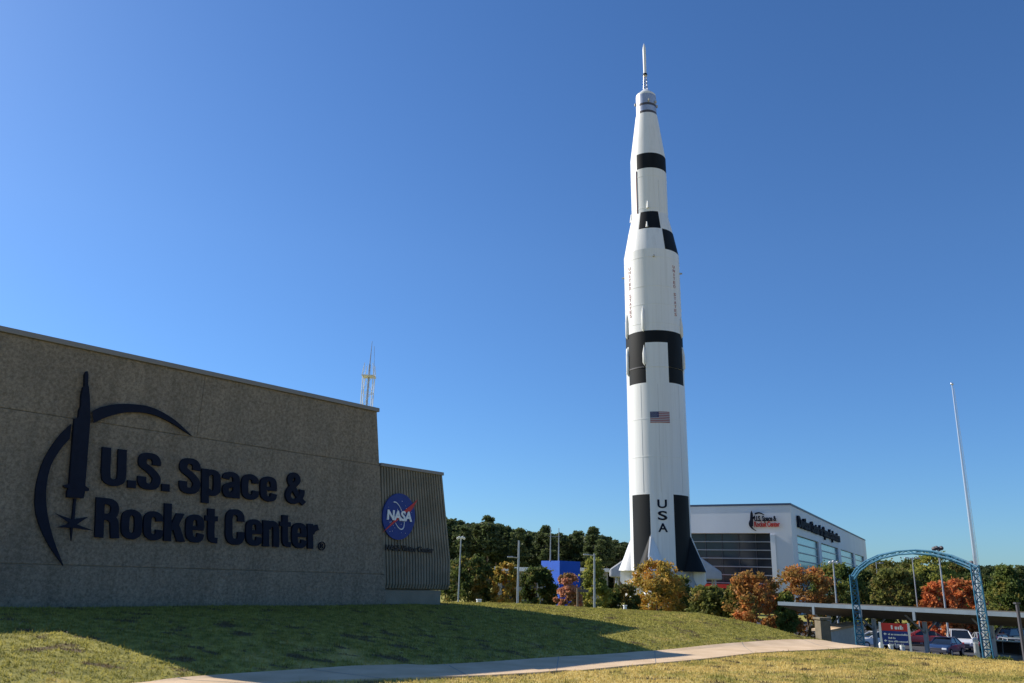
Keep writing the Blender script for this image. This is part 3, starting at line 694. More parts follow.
for fi, R, y0, y1, m in ((-42, R3 + .06, 170, 211, 'rk_redtext'), (33, R3 + .04, 180, 211, 'rk_white'), (118, R3 + .04, 178, 211, 'rk_white')):
    b = MB(); b.tube(rk(fi, R, zpix(y1)), rk(fi, R, zpix(y0)), .09); b.build('raceway', M[m], st3)
for fi, y0, y1, R in ((-5, 201, 208, R3 + .15), (-8, 222, 227, 4.2), (-95, 205, 213, R3 + .2)):
    b = MB(); b.tube(rk(fi, R, zpix(y1)), rk(fi, R - .1, zpix(y0)), .22, .10); b.build('ullage_motor', M['rk_white'], st3)
for fi, y in ((5, 256), (88, 265), (-90, 267)):
    b = MB(); c = rk(fi, R1 + .2, zpix(y)); b.tube(rk(fi, R1 - .1, zpix(y)), rk(fi, R1 + .45, zpix(y)), .22, .14); b.build('vent_fitting', M['rk_grey'], st2)
# tail fairings: cones split white / black along the fin line, fins, engine bells
zA = zpix(533); zE = zpix(571)
for k, f0 in enumerate((-18, 72, 162, -108)):
    b = MB(); n = 24; vs = []; mi = []
    for j, (t, zz) in enumerate(((0.0, zA), (.06, lerp(zA, zE, .06)), (.5, lerp(zA, zE, .5)), (1, zE))):
        rr = 2.35 * t + .05; a = RA + math.pi - R_(f0); cx = rk(f0, R1 - .15 + .15 * t, zz)
        for q in range(n + 1):
            th = -math.pi * .62 + 2 * math.pi * .62 * q / n; aa = a - th
            vs.append((cx.x + rr * math.sin(aa), cx.y + rr * math.cos(aa), zz))
    fs = [(j * (n + 1) + q, j * (n + 1) + q + 1, (j + 1) * (n + 1) + q + 1, (j + 1) * (n + 1) + q) for j in range(3) for q in range(n)]
    o = len(vs); b.v += vs; b.f += fs; b.mi += [1 if (q + .5) < n / 2 else 0 for j in range(3) for q in range(n)]
    b.f.append(tuple(3 * (n + 1) + q for q in range(n + 1))); b.mi.append(0)
    b.build('tail_fairing', RM, st1, smooth=True)
    # fin
    a = RA + math.pi - R_(f0); tn = Vector((math.cos(a), -math.sin(a), 0)) * .12
    pl = [(R1 + .3, lerp(zA, zE, .10)), (R1 + 1.35, lerp(zA, zE, .55)), (7.25, zpix(573)), (7.35, zpix(582)), (6.2, zpix(590)), (R1, zE - .5)]
    b = MB(); b.prism(pl, lambda u, v, d: rk(f0, u, v) + tn * d, -1, 1); b.build('fin', M['rk_white'], st1)
b = MB()
engs = [(None, 0)] + [(f0, 4.6) for f0 in (-18, 72, 162, -108)]
for f0, rr in engs:
    c = rk(f0 or 0, rr, zE); b = MB(); b.lathe([(.7, 0), (.8, -1.2), (1.5, -3.0), (1.9, -4.6), (1.95, -4.8)], (c.x, c.y, zE - .02), n=28, a0=0)
    b.build('engine_bell', M['rk_white'] if f0 != 72 else M['rk_grey'], st1, smooth=True)
rlathe([(R1 - .1, zE - .9), (R1 - .05, zF - .003)], lambda z, f: 2, name='thrust_skirt', parent=st1)
gb = gz(RB.x, RB.y)
for k in range(4):
    b = MB(); p = rk(27 + 90 * k, 2.2, 0); b.box((p.x, p.y, (gb + zE - .9) / 2), (.8, .8, zE - .9 - gb), RA)
    b.build('support_pier', M['smooth_conc'], rkt)
# markings wrapped on the cylinder
def cyl(R): return lambda u, v, d: rk(math.degrees(u / R), R + d, v)
for ch, y0, y1 in (('U', 499.5, 508), ('S', 511, 520), ('A', 523.2, 532)):
    text_line(ch, cyl(R1), -.35, 1.18, zpix(y1), zpix(y0) - zpix(y1), .02, M['navy'], st1, 'letter', d0=-.02, d1=.07)
for fi in (51, -52):
    zt, zb = zpix(262), zpix(314); tx = 'UNITED STATES'; dz = (zt - zb) / len(tx)
    for k, c in enumerate(tx):
        if c != ' ':
            u = R_(fi) * R1; wch = .1 if c == 'I' else .27
            text_line(c, cyl(R1), u - wch, u + wch, zt - (k + 1) * dz + .1, dz * .72, .0, M['rk_redtext'], st2, 'letter', d0=-.02, d1=.04)
f0, f1 = R_(-12.5) * R1, R_(25.5) * R1; zt, zb = zpix(411.5), zpix(422.6); hh = (zt - zb) / 13
flag = MB()
for k in range(13):
    for j in range(16):
        ua, ub = lerp(f0, f1, j / 16), lerp(f0, f1, (j + 1) / 16)
        mi = 2 if (j < 6.5 and k < 7) else (0 if k % 2 == 0 else 1)
        c = cyl(R1 + .05); flag.add([c(ua, zt - k * hh, 0), c(ub, zt - k * hh, 0), c(ub, zt - (k + 1) * hh, 0), c(ua, zt - (k + 1) * hh, 0)], [(0, 1, 2, 3)], mi)
for r in range(9):
    for q in range(6 if r % 2 == 0 else 5):
        u = lerp(f0, f1, (.035 + (q + (.5 if r % 2 else 0)) * .066)); zz = zt - 7 * hh * (r + 1) / 10; c = cyl(R1 + .065); s_ = .045
        flag.add([c(u - s_, zz, 0), c(u, zz - s_, 0), c(u + s_, zz, 0), c(u, zz + s_, 0)], [(0, 1, 2, 3)], 1)
flag.build('national_flag', [mat('flag_red', (.30, .07, .07), .6), mat('flag_white', (.42, .42, .45), .6), mat('flag_blue', (.02, .03, .12), .6)], st1, fix=False)

# pale fabric canopy behind the rocket base
cc = at(665, 575, 160); tent = thing('pavilion_roof', (cc.x, cc.y, gz(cc.x, cc.y)), 'grey sloping pavilion roof on posts behind the rocket base', 'pavilion')
zEv = at(664, 578.5, 156).z; zTp = at(664, 549, 160).z
b = MB(); rgt = Vector((math.cos(RA), -math.sin(RA), 0)); bak = Vector((math.sin(RA), math.cos(RA), 0))
def tp(u, v, z): p = cc + rgt * u + bak * v; return (p.x, p.y, z)
HW = 10.2
eave = [tp(-HW, -4, zEv), tp(HW, -4, zEv), tp(HW, 6, zEv), tp(-HW, 6, zEv)]; mid = [tp(-HW, -3.6, zEv + 1.4), tp(HW, -3.6, zEv + 1.4), tp(HW, 5.6, zEv + 1.4), tp(-HW, 5.6, zEv + 1.4)]
top = [tp(-4.5, -2, zTp), tp(4.5, -2, zTp), tp(4.5, 4, zTp), tp(-4.5, 4, zTp)]
b.add(eave + mid + top, [(0, 1, 5, 4), (1, 2, 6, 5), (2, 3, 7, 6), (3, 0, 4, 7), (4, 5, 9, 8), (5, 6, 10, 9), (6, 7, 11, 10), (7, 4, 8, 11), (8, 9, 10, 11), (3, 2, 1, 0)])
b.build('roof', M['fabric'], tent, bevel=.3)
for u in (-HW + 1.2, -4, 4, HW - 1.2):
    for v in (-3.4, 5.2):
        b = MB(); p = tp(u, v, 0); b.tube((p[0], p[1], gz(p[0], p[1])), (p[0], p[1], zEv), .18); b.build('post', M['galv'], tent)

# ------------------------------------------------------------------ museum hall
BC = at(790, 505, 170); ztop = BC.z; A2 = R_(29.2); A1 = R_(-60.8)
D2 = Vector((math.sin(A2), math.cos(A2), 0)); D1 = Vector((math.sin(A1), math.cos(A1), 0)); gB = gz(BC.x, BC.y) - .3
hall = thing('museum_hall', (BC.x, BC.y, gB), 'long pale grey museum hall with dark glazed front and red and blue emblem', 'building')
N1 = -D2; N2 = -D1      # outward normals of front (face along D1) and side (face along D2)
def fr(u, v, d): p = BC + D1 * u + N1 * d; return Vector((p.x, p.y, v))
def sdf(u, v, d): p = BC + D2 * u + N2 * d; return Vector((p.x, p.y, v))
def onface(x, y, D, N):
    r = ray(x, y); t = (BC - Vector((0, 0, EYE))).dot(N) / r.dot(N); q = Vector((0, 0, EYE)) + r * t; return (q - BC).dot(D), q.z
LF = onface(652, 520, D1, N1)[0]; LS = onface(866, 550, D2, N2)[0]
uG0, zG1 = onface(770, 533, D1, N1)          # glazed bay right edge / top
uG0b, zG0 = onface(772, 592, D1, N1)
b = MB()
b.prism([(0, gB), (uG0, gB), (uG0, zG1), (LF - 3, zG1), (LF - 3, gB), (LF, gB), (LF, ztop), (0, ztop)], fr, 0, -1.6)
b.build('front_wall', M['bwall'], hall)
b = MB(); b.box((0, 0, 0), (1, 1, 1)); b = MB()
# column corner
u1, _ = onface(795, 550, D1, N1)
_, zs0 = onface(800, 534, D2, N2)
pan = [(798, 819), (821.5, 838), (840.5, 853), (854.5, 863)]
ub = [(onface(a, 548, D2, N2)[0], onface(c, 548, D2, N2)[0]) for a, c in pan]
zP1 = onface(800, 536, D2, N2)[1]
zP0 = gB + 4
# side wall with window openings
edges = [1.62]
for a, c in ub: edges += [a, c]
edges += [LS]
b = MB()
b.prism([(1.62, zP1), (LS, zP1), (LS, ztop), (1.62, ztop)], sdf, 0, -.8)
b.prism([(1.62, gB), (LS, gB), (LS, zP0), (1.62, zP0)], sdf, 0, -.8)
for i in range(0, len(edges), 2): b.prism([(edges[i], zP0), (edges[i + 1], zP0), (edges[i + 1], zP1), (edges[i], zP1)], sdf, 0, -.8)
b.build('side_wall', M['bwall'], hall)
for a, c in ub:
    b = MB(); b.prism([(a, zP0), (c, zP0), (c, zP1), (a, zP1)], sdf, -.45, -.5); wn = b.build('window', M['glass'], hall)
    b = MB()
    nh = 7
    for j in range(1, nh): z = lerp(zP0, zP1, j / nh); b.prism([(a, z - .11), (c, z - .11), (c, z + .11), (a, z + .11)], sdf, -.3, -.44)
    for q in range(0, 2): u = lerp(a + .2, c - .2, q); b.prism([(u - .12, zP0), (u + .12, zP0), (u + .12, zP1), (u - .12, zP1)], sdf, -.32, -.43)
    b.prism([(a, zP0), (a + .9, zP0), (a + .9, zP1), (a, zP1)], sdf, -.25, -.31)
    b.build('frame', M['mullion'], wn)
b = MB(); b.add([fr(0.2, ztop - .1, -.2), fr(LF - .2, ztop - .1, -.2), fr(LF - .2, ztop - .1, -LS + 1), fr(0.2, ztop - .1, -LS + 1)], [(0, 1, 2, 3)])
b.build('roof', M['galv'], hall)
b = MB(); b.prism([(-.15, ztop), (LF + .1, ztop), (LF + .1, ztop + .38), (-.15, ztop + .38)], fr, .12, -1.0)
b.prism([(1.0, ztop), (LS + .1, ztop), (LS + .1, ztop + .38), (1.0, ztop + .38)], sdf, .12, -1.0); b.build('roof_edge', M['roofblue'], hall)
b = MB(); b.prism([(LF - .5, gB), (LF, gB), (LF, ztop), (LF - .5, ztop)], fr, -1.7, -LS); b.prism([(0, gB), (LF, gB), (LF, ztop), (0, ztop)], fr, -LS, -LS - .5)
b.build('back_wall', M['bwall'], hall)
# glazed bay
b = MB(); b.prism([(uG0, gB), (LF - 3, gB), (LF - 3, zG1), (uG0, zG1)], fr, -1.62, -1.7); bay = b.build('glazed_bay', M['darkglass'], hall)
b = MB()
for y in (541.5, 550, 558.5, 567, 575.5, 584):
    _, z = onface(768, y, D1, N1); b.prism([(uG0 + .02, z - .09), (LF - 3.1, z - .09), (LF - 3.1, z + .09), (uG0 + .02, z + .09)], fr, -1.2, -1.6)
b.build('mullion', M['mullion'], bay)
b = MB()
for u in np.arange(uG0 + 3.2, LF - 4, 3.4): b.prism([(u - .06, gB), (u + .06, gB), (u + .06, zG1), (u - .06, zG1)], fr, -1.45, -1.61)
b.build('vertical_mullion', M['rk_dark'], bay)
_, zr = onface(740, 586, D1, N1)
b = MB(); b.prism([(uG0 + 2.5, zr - .5), (LF - 6, zr - .5), (LF - 6, zr + .25), (uG0 + 2.5, zr + .25)], fr, 1.5, -1.1); b.build('entrance_canopy', M['red'], hall)
ua, _ = onface(776, 550, D1, N1); b = MB(); b.prism([(ua, gB), (uG0 - .02, gB), (uG0 - .02, zG1 - .3), (ua, zG1 - .3)], fr, .25, .01); b.build('column', M['bwhite'], hall)
# emblem on the hall
def fpix(x, y): return onface(x, y, D1, N1)
strip([(756, 515.5), (751.5, 519), (749.5, 524), (752, 528.5), (757, 531.5)], [(756, 517.5), (753.2, 520), (751.8, 524), (753.6, 528), (757, 531)], 'orbit_arc', M['navy'], hall, pix=fpix, fn=fr, d0=.4, d1=.7)
strip([(755.5, 513.2), (760, 512.4), (765, 514.8)], [(755.5, 514.8), (760, 513.8), (764.6, 515.4)], 'orbit_arc', M['navy'], hall, pix=fpix, fn=fr, d0=.4, d1=.7)
b = MB(); b.prism([fpix(*p) for p in [(752.2, 511), (751.2, 514), (750.6, 526.5), (753.8, 526.5), (753.4, 514)]], fr, .4, .8); b.build('rocket_emblem', M['navy'], hall)
a0, za = fpix(755, 521); a1, zb_ = fpix(777, 521); flipfr = lambda u, v, d: fr(-u, v, d)
text_line('U.S. Space &', flipfr, -a0, -a1, za - .1, 1.05, .03, M['navy'], hall, 'letter', d0=.4, d1=.7)
a0, za = fpix(755, 526.6); a1, _ = fpix(780.5, 527)
text_line('Rocket Center', flipfr, -a0, -a1, za - .1, 1.05, .03, M['red'], hall, 'letter', d0=.4, d1=.7)
a0, za = onface(796.5, 526, D2, N2); a1, zb_ = onface(838.5, 542, D2, N2)
text_line('Davidson Center for Space Exploration', sdf, a0 + .3, a1, (za - .2), 2.3, .035, M['navy'], hall, 'letter', d0=.1, d1=.5)
# ------------------------------------------------------------------ blue tower block, low pale building, lattice tower
p0 = at(541, 580, 130.5); p1 = at(559.5, 580, 126.5); zt_ = at(550, 560.5, 127).z; gg = gz(p0.x, p0.y)
bt = thing('blue_block', (p0.x, p0.y, gg), 'bright blue boxy structure with two thin masts behind the trees', 'structure')
dx = (p1 - p0); dx.z = 0; nn = Vector((-dx.y, dx.x, 0)).normalized()
b = MB(); ft = [(p0.x, p0.y), (p1.x, p1.y), (p1.x + nn.x * 2 + dx.x * .62, p1.y + nn.y * 4), (p0.x + nn.x * 4 + dx.x * .5, p0.y + nn.y * 4)]
# slanting lower left side: blue block narrows downwards
low = [(p0.x + dx.x * .72, p0.y + dx.y * .72), (p1.x, p1.y), ft[2], (ft[3][0] + dx.x * .4, ft[3][1])]
mid_ = zt_ - 2.1
b.add([(x, y, gg) for x, y in low] + [(x, y, mid_) for x, y in ft] + [(x, y, zt_) for x, y in ft],
      [(0, 1, 5, 4), (1, 2, 6, 5), (2, 3, 7, 6), (3, 0, 4, 7), (4, 5, 9, 8), (5, 6, 10, 9), (6, 7, 11, 10), (7, 4, 8, 11), (8, 9, 10, 11), (3, 2, 1, 0)])
b.build('block', M['blue'], bt)
for x in (550.3, 558.6):
    q0 = at(x, 560.5, 128.5); q1 = at(x, 528, 128.5); b = MB(); b.tube((q0.x, q0.y, zt_ - .1), (q0.x, q0.y, q1.z), .10, .05); b.build('mast', M['galv'], bt)
q0 = at(549, 536.5, 128.5); q1 = at(560.5, 536.5, 128.5); b = MB(); b.tube(q0, q1, .03); b.build('cross_wire', M['galv'], bt)
def low_building(xa, xb, yt, dist, h, label, name='low_building'):
    a = at(xa, yt, dist); c = at(xb, yt + .6, dist); g0 = gz(a.x, a.y); t = thing(name, (a.x, a.y, g0), label, 'building')
    d = (c - a); d.z = 0; L = d.length; d.normalize(); nn = Vector((-d.y, d.x, 0)); top_ = a.z
    def f(u, v, w_): p = a + d * u + nn * w_; return Vector((p.x, p.y, v))
    b = MB(); b.prism([(0, g0), (L, g0), (L, top_ - .7), (0, top_ - .7)], f, 0.8, 9); b.build('wall', M['smooth_conc'], t)
    b = MB(); b.prism([(-.3, top_ - .7), (L + .3, top_ - .7), (L + .3, top_), (-.3, top_)], f, 0, 9.5); b.build('roof', M['bwhite'], t)
    for k in range(int(L / 4)):
        b = MB(); u = 1.2 + 4 * k; b.prism([(u, g0 + .9), (u + 2.2, g0 + .9), (u + 2.2, top_ - 1.1), (u, top_ - 1.1)], f, .74, .79); b.build('window', M['darkglass'], t)
low_building(496, 548, 566.5, 150, 4, 'low white roofed building behind the trees left of the blue block')
low_building(574, 608, 567.5, 176, 4, 'low pale building behind the yellow tree right of the blue block')

tw = at(367, 400, 155); gt = gz(tw.x, tw.y)
lt = thing('lattice_tower', (tw.x, tw.y, gt), 'white lattice tower with thin mast rising behind the concrete wall', 'tower')
zpl = at(367, 377, 155).z; ztp = at(368.2, 341, 155).z; hw = 1.0
b = MB()
cr = [(-hw, -hw), (hw, -hw), (hw, hw), (-hw, hw)]
for x, y in cr: b.tube((tw.x + x, tw.y + y, gt), (tw.x + x, tw.y + y, zpl), .09, n=5)
nz = 13
for j in range(nz):
    za, zb_ = lerp(gt, zpl, j / nz), lerp(gt, zpl, (j + 1) / nz)
    for k in range(4):
        (x0, y0), (x1, y1) = cr[k], cr[(k + 1) % 4]; b.tube((tw.x + x0, tw.y + y0, za), (tw.x + x1, tw.y + y1, zb_), .05, n=4); b.tube((tw.x + x0, tw.y + y0, zb_), (tw.x + x1, tw.y + y1, zb_), .05, n=4)
b.build('lattice', M['white'], lt)
b = MB(); b.box((tw.x, tw.y, zpl + .12), (2.5, 2.5, .2))
for sx in (-1, 1):
    for sy in (-1, 1): b.tube((tw.x + sx * 1.1, tw.y + sy * 1.1, zpl + .2), (tw.x + sx * .8, tw.y + sy * 1.2, zpl + 2.6), .10, .06)
b.build('platform', M['white'], lt)
b = MB(); b.tube((tw.x, tw.y, gt + 1), (tw.x, tw.y, zpl + 2.5), .28, .2); b.tube((tw.x, tw.y, zpl + 2.5), (tw.x + .1, tw.y, ztp), .12, .04); b.build('mast', M['galv'], lt)
b = MB(); b.tube((tw.x + 1.0, tw.y, zpl + 1), (tw.x + .6, tw.y, ztp - 1), .035); b.build('side_antenna', M['galv'], lt)

# ------------------------------------------------------------------ trees
def quads(C, size, flat=.0):
    N = len(C); u = np.random.normal(size=(N, 3)); u /= np.linalg.norm(u, axis=1)[:, None]; v = np.random.normal(size=(N, 3)); v -= (v * u).sum(1)[:, None] * u; v /= np.linalg.norm(v, axis=1)[:, None]
    s = size * np.random.uniform(.6, 1.3, N)[:, None]; u = u * s; v = v * s * .7
    return np.stack([C - u - v * .4, C - v + u * .3, C + u + v * .3, C + v - u * .2], 1).reshape(-1, 3)
def crown_points(h, wd, base, nl, per, seed, shape='round'):
    rng = np.random.RandomState(seed); pts = []
    for i in range(nl):
        t = rng.uniform(0, 1); z = base + (h - base) * (t ** .9)
        env = {'round': math.sqrt(max(0, 1 - (2 * t - .85) ** 2 / 1.4)), 'cone': (1 - t) ** .75 * .95 + .08, 'wide': math.sqrt(max(0, 1 - (t - .35) ** 2 / .5))}[shape]
        a = rng.uniform(0, 6.283); rr = wd / 2 * env * rng.uniform(.35, .95) ** .6; lr = wd * rng.uniform(.055, .135)
        c = np.array([rr * math.cos(a), rr * math.sin(a), min(z, h - lr * .6)])
        d = rng.normal(size=(per, 3)); d /= np.linalg.norm(d, axis=1)[:, None]
        q = c + d * (lr * (rng.uniform(.2, 1.0, per) ** .6 + .55 * (rng.uniform(0, 1, per) > .8)))[:, None] * np.array([1, 1, .78])
        pts.append(q)
    return np.concatenate(pts)
def trunk_mesh(h, base, r, wd, m, parent, seed):
    rng = random.Random(seed); b = MB(); top_ = base + (h - base) * .75
    pts = [Vector((0, 0, -.3))]; 
    for k in range(1, 6): pts.append(Vector((rng.uniform(-1, 1) * r * .9, rng.uniform(-1, 1) * r * .9, top_ * k / 5)))
    for k in range(5): b.tube(pts[k], pts[k + 1], r * (1 - .17 * k), r * (1 - .17 * (k + 1)), n=8)
    for k in range(9):
        z = lerp(base * .75, top_, k / 9); a = rng.uniform(0, 6.28); l = wd * .38 * rng.uniform(.6, 1); p = Vector((0, 0, z)); q = Vector((l * math.cos(a), l * math.sin(a), z + l * rng.uniform(.4, .9)))
        md = p.lerp(q, .5) + Vector((0, 0, l * .08)); b.tube(p, md, r * .4, r * .25, n=5); b.tube(md, q, r * .25, r * .06, n=5)
    o = b.build('trunk', m, None, smooth=True); o.parent = parent; return o
def tree(px, ybase, ytop, wpx, dist, m, label, group='autumn trees beyond the lawn', shape='round', name='tree', leaf=.165, nl=84, per=74, base=.07, cat='tree', seed=None):
    p = at(px, ytop, dist); g0 = gz(p.x, p.y); h = p.z - g0; wd = wpx / 815.0 * dist
    t = thing(name, (p.x, p.y, g0), label, cat, group); seed = seed if seed is not None else int(px * 10)
    if m in ('oak', 'green', 'olive'): nl = 125
    np.random.seed(seed)
    C = crown_points(h, wd, h * base, nl, per, seed, shape)
    cr_ = np_mesh('crown', quads(C, leaf), 4, M[m], t)
    trunk_mesh(h, h * base, max(.10, wd * .028), wd, M['bark'], t, seed)
    return t
T = [
 (470, 603, 556.5, 50, 92, 'oak', 'dark green tree with orange flecks just right of the ribbed annex', 'round'),
 (506, 603, 563.5, 31, 90, 'orange', 'orange and yellow green tree beside the tall lamp pole, left of centre', 'round'),
 (537, 603, 568, 38, 96, 'oak', 'dark rounded tree just left of the bright blue block', 'round'),
 (568, 604, 574, 25, 92, 'pink', 'small pinkish red tree in front of the blue block', 'round'),
 (594, 604, 559, 40, 96, 'yellow', 'tall yellow green tree behind the right lamp pole', 'cone'),
 (623, 608, 585, 30, 98, 'oak', 'low dark bushy tree at the foot of the rocket, left side', 'wide'),
 (656, 610, 561.5, 52, 104, 'orange', 'orange gold tree directly in front of the rocket base', 'round'),
 (672, 610, 576, 40, 108, 'green', 'green tree against the right side of the rocket base', 'wide'),
 (708, 614, 587, 38, 98, 'olive', 'low olive and red tree between the rocket and the museum front', 'wide'),
 (736, 616, 586, 26, 96, 'olive', 'small olive tree squeezed beside the bright russet tree', 'wide'),
 (753, 618, 572.5, 54, 92, 'russet', 'russet orange tree in front of the dark glazed museum bay', 'round'),
 (804, 606, 567.5, 58, 96, 'russet', 'broad russet tree at the pale museum corner', 'round'),
 (834, 606, 564, 50, 100, 'green', 'green and yellow tree in front of the museum side windows', 'round'),
 (858, 606, 570, 34, 108, 'oak', 'dark tree behind the left leg of the blue arch', 'round'),
 (895, 606, 569, 44, 98, 'olive', 'olive brown tree under the blue arch, left part', 'round'),
 (929, 606, 553, 42, 118, 'yellow', 'tall yellow orange tree under the crown of the blue arch', 'round'),
 (936, 608, 582, 32, 96, 'redorange', 'bright red orange tree under the arch, the left one of two', 'wide'),
 (960, 608, 580, 32, 99, 'redorange', 'bright red orange tree touching the right leg of the arch', 'wide'),
 (1004, 610, 566, 46, 110, 'green', 'tall green tree at the right edge, past the flagpole', 'cone'),
 (976, 610, 574, 30, 125, 'oak', 'dark green tree directly behind the flagpole', 'round'),
 (1040, 610, 569, 40, 112, 'green', 'green tree cut off by the right edge of the picture', 'cone'),
 (882, 606, 561, 40, 150, 'olive', 'brownish tree farther back under the left half of the arch', 'round'),
 (910, 606, 560, 36, 155, 'oak', 'dark tree farther back between the olive and the tall yellow tree', 'round'),
 (955, 606, 562, 40, 150, 'oak', 'dark tree farther back above the two red orange trees', 'round'),
 (785, 612, 592, 18, 90, 'green', 'low green shrub like tree at the left end of the parking canopy', 'wide'),
]
for px, yb, yt, wx, d, m, lab, shp in T:
    tree(px, yb, yt, wx, d, m, lab, shape=shp)

# pines: a few shapes, many copies
def pine_proto(seed, h, nl=40, per=70, bare=.42):
    rng = np.random.RandomState(seed); pts = []
    for i in range(nl):
        t = rng.uniform(0, 1); z = h * lerp(bare, .97, t); env = (.55 + .45 * math.sin(math.pi * min(1, t * 1.1 + .15))) * (1.05 - .62 * t)
        a = rng.uniform(0, 6.283); rr = h * .16 * env * rng.uniform(.3, 1); lr = h * rng.uniform(.035, .062)
        d = rng.normal(size=(per, 3)); d /= np.linalg.norm(d, axis=1)[:, None]
        pts.append(np.array([rr * math.cos(a), rr * math.sin(a), z]) + d * (lr * rng.uniform(.4, 1.1, per))[:, None] * np.array([1.25, 1.25, .6]))
    return np.concatenate(pts)
protos = []
for k in range(5):
    h = 20.0; np.random.seed(50 + k); C = pine_proto(50 + k, h)
    t = thing('pine_tree', (0, 0, 0), 'pine', 'tree', 'pines along the wooded ridge')
    np_mesh('crown', quads(C, .36), 4, M['needle'], t)
    b = MB(); lx = random.uniform(-.4, .4)
    b.tube((0, 0, -.5), (lx * .5, 0, h * .5), .28, .2, n=7); b.tube((lx * .5, 0, h * .5), (lx, 0, h * .95), .2, .05, n=7)
    for q in range(10):
        z = h * random.uniform(.4, .9); a = random.uniform(0, 6.28); l = h * .09; b.tube((lx * z / h, 0, z), (l * math.cos(a), l * math.sin(a), z + l * .35), .06, .02, n=4)
    o = b.build('trunk', M['pinebark'], None, smooth=True); o.parent = t; protos.append(t)
first = [True] * 5
def put_pine(px, ytop, dist, label):
    k = random.randrange(5); p = at(px, ytop, dist); g0 = gz(p.x, p.y); h = p.z - g0
    if first[k]: t = protos[k]; first[k] = False
    else:
        s = protos[k]; t = s.copy(); COL.objects.link(t)
        for ch in s.children:
            c = ch.copy(); COL.objects.link(c); c.parent = t
    t.location = (p.x, p.y, g0); sc = h / 20.0; t.scale = (sc * random.uniform(.9, 1.2),) * 2 + (sc,); t.rotation_euler.z = random.uniform(0, 6.28)
    t['label'] = label; t['group'] = 'pines along the wooded ridge' if px < 700 else 'pines in the tree line past the arch'
def ridge(x): return tab(x, [430, 450, 470, 492, 510, 540, 575, 600, 632, 640], [514, 517, 521, 520, 527, 530, 532, 533, 542, 543])
pines = []
for x in np.arange(433, 640, 6.2):
    pines.append((x + random.uniform(-2, 2), ridge(x) + random.uniform(-1.5, 8), random.uniform(225, 250)))
pines.append((489, 515.5, 228)); pines.append((545, 525.0, 230)); pines.append((593, 526.5, 232))
L1 = 'tall dark pine on the wooded ridge between the ribbed annex and the rocket'
for i, (x, y, d) in enumerate(pines): put_pine(x, y, d, L1)
L2 = 'dark green pine in the distant tree line seen past the blue arch'
for x in np.arange(866, 1075, 8.5):
    put_pine(x + random.uniform(-2.5, 2.5), tab(x, [866, 900, 940, 975, 1000, 1080], [565, 562, 563, 566, 565, 567]) + random.uniform(-1, 5), random.uniform(190, 215), L2)
# far wood behind, one mass
P = []
np.random.seed(99)
for x in list(np.arange(425, 660, 4.2)):
    for row in range(2):
        d = 262 + row * 26 + random.uniform(-6, 6); p = at(x + random.uniform(-3, 3), ridge(min(x, 640)) + 1 + random.uniform(-1, 6) + row * .5, d); g0 = gz(p.x, p.y); h = p.z - g0
        C = pine_proto(random.randrange(1000), h, 26, 34, .12); P.append(quads(C * np.array([1.5, 1.5, 1]), .8) + np.array([p.x, p.y, g0]))
for x in list(np.arange(860, 1090, 5)):
    d = 230 + random.uniform(-6, 14); p = at(x + random.uniform(-3, 3), 566 + random.uniform(-1, 5), d); g0 = gz(p.x, p.y); h = p.z - g0
    C = pine_proto(random.randrange(1000), h, 24, 34, .05); P.append(quads(C * np.array([2.2, 2.2, 1]), .7) + np.array([p.x, p.y, g0]))
tag(np_mesh('distant_wood', np.concatenate(P), 4, M['needle2']), 'dense far wood behind the pines along the skyline', 'wood', kind='stuff')

# low shrubs
def shrub(px, py, dist, wd, h, m, label, group=None):
    p = at(px, py, dist); g0 = gz(p.x, p.y); t = thing('shrub', (p.x, p.y, g0), label, 'shrub', group)
    np.random.seed(int(px)); C = crown_points(h, wd, .05, 16, 90, int(px), 'wide'); np_mesh('foliage', quads(C, .06), 4, M[m], t)
    b = MB()
    for k in range(5): a = k * 1.3; b.tube((0, 0, -.05), (math.cos(a) * wd * .25, math.sin(a) * wd * .25, h * .7), .02, .01, n=5)
    o = b.build('stems', M['bark'], None); o.parent = t
shrub(969, 652, 44.5, 1.3, .45, 'olive', 'low olive shrub left of the right arch leg')
shrub(1000, 654, 43.5, 1.5, .5, 'green', 'low green shrub right of the right arch leg')
shrub(870, 643, 47, 1.6, .5, 'olive', 'low shrub right of the left arch leg')
shrub(841, 642, 47, 1.5, .4, 'green', 'low shrub left of the left arch leg by the concrete wall')

# ------------------------------------------------------------------ poles
def lamp_pole(px, yt, dist, label, arms=(-1,), r=.09, name='street_lamp', lampy=None):
    p = at(px, yt, dist); g0 = gz(p.x, p.y); t = thing(name, (p.x, p.y, g0), label, 'lamp pole')
    b = MB(); b.tube((p.x, p.y, g0), (p.x, p.y, p.z), r, r * .7, n=10); b.tube((p.x, p.y, g0), (p.x, p.y, g0 + .4), r * 2, r * 1.6, n=10); b.build('pole', M['galv'], t, smooth=True)
    for s in arms:
        z = p.z - .15 if lampy is None else at(px, lampy, dist).z
        b = MB(); b.tube((p.x, p.y, z), (p.x + s * .42, p.y, z + .05), .035, n=6); b.build('arm', M['galv'], t)
        b = MB(); b.box((p.x + s * .58, p.y, z + .05), (.42, .22, .11)); b.build('lamp_head', M['galv'], t, bevel=.04)
    return t
lamp_pole(519, 540.5, 58, 'thin pale pole with a small side lamp, standing between the orange and dark trees', arms=(-1,), lampy=558)
lamp_pole(594.3, 553.5, 60, 'pale street lamp in front of the tall yellow green tree', arms=(-1,))
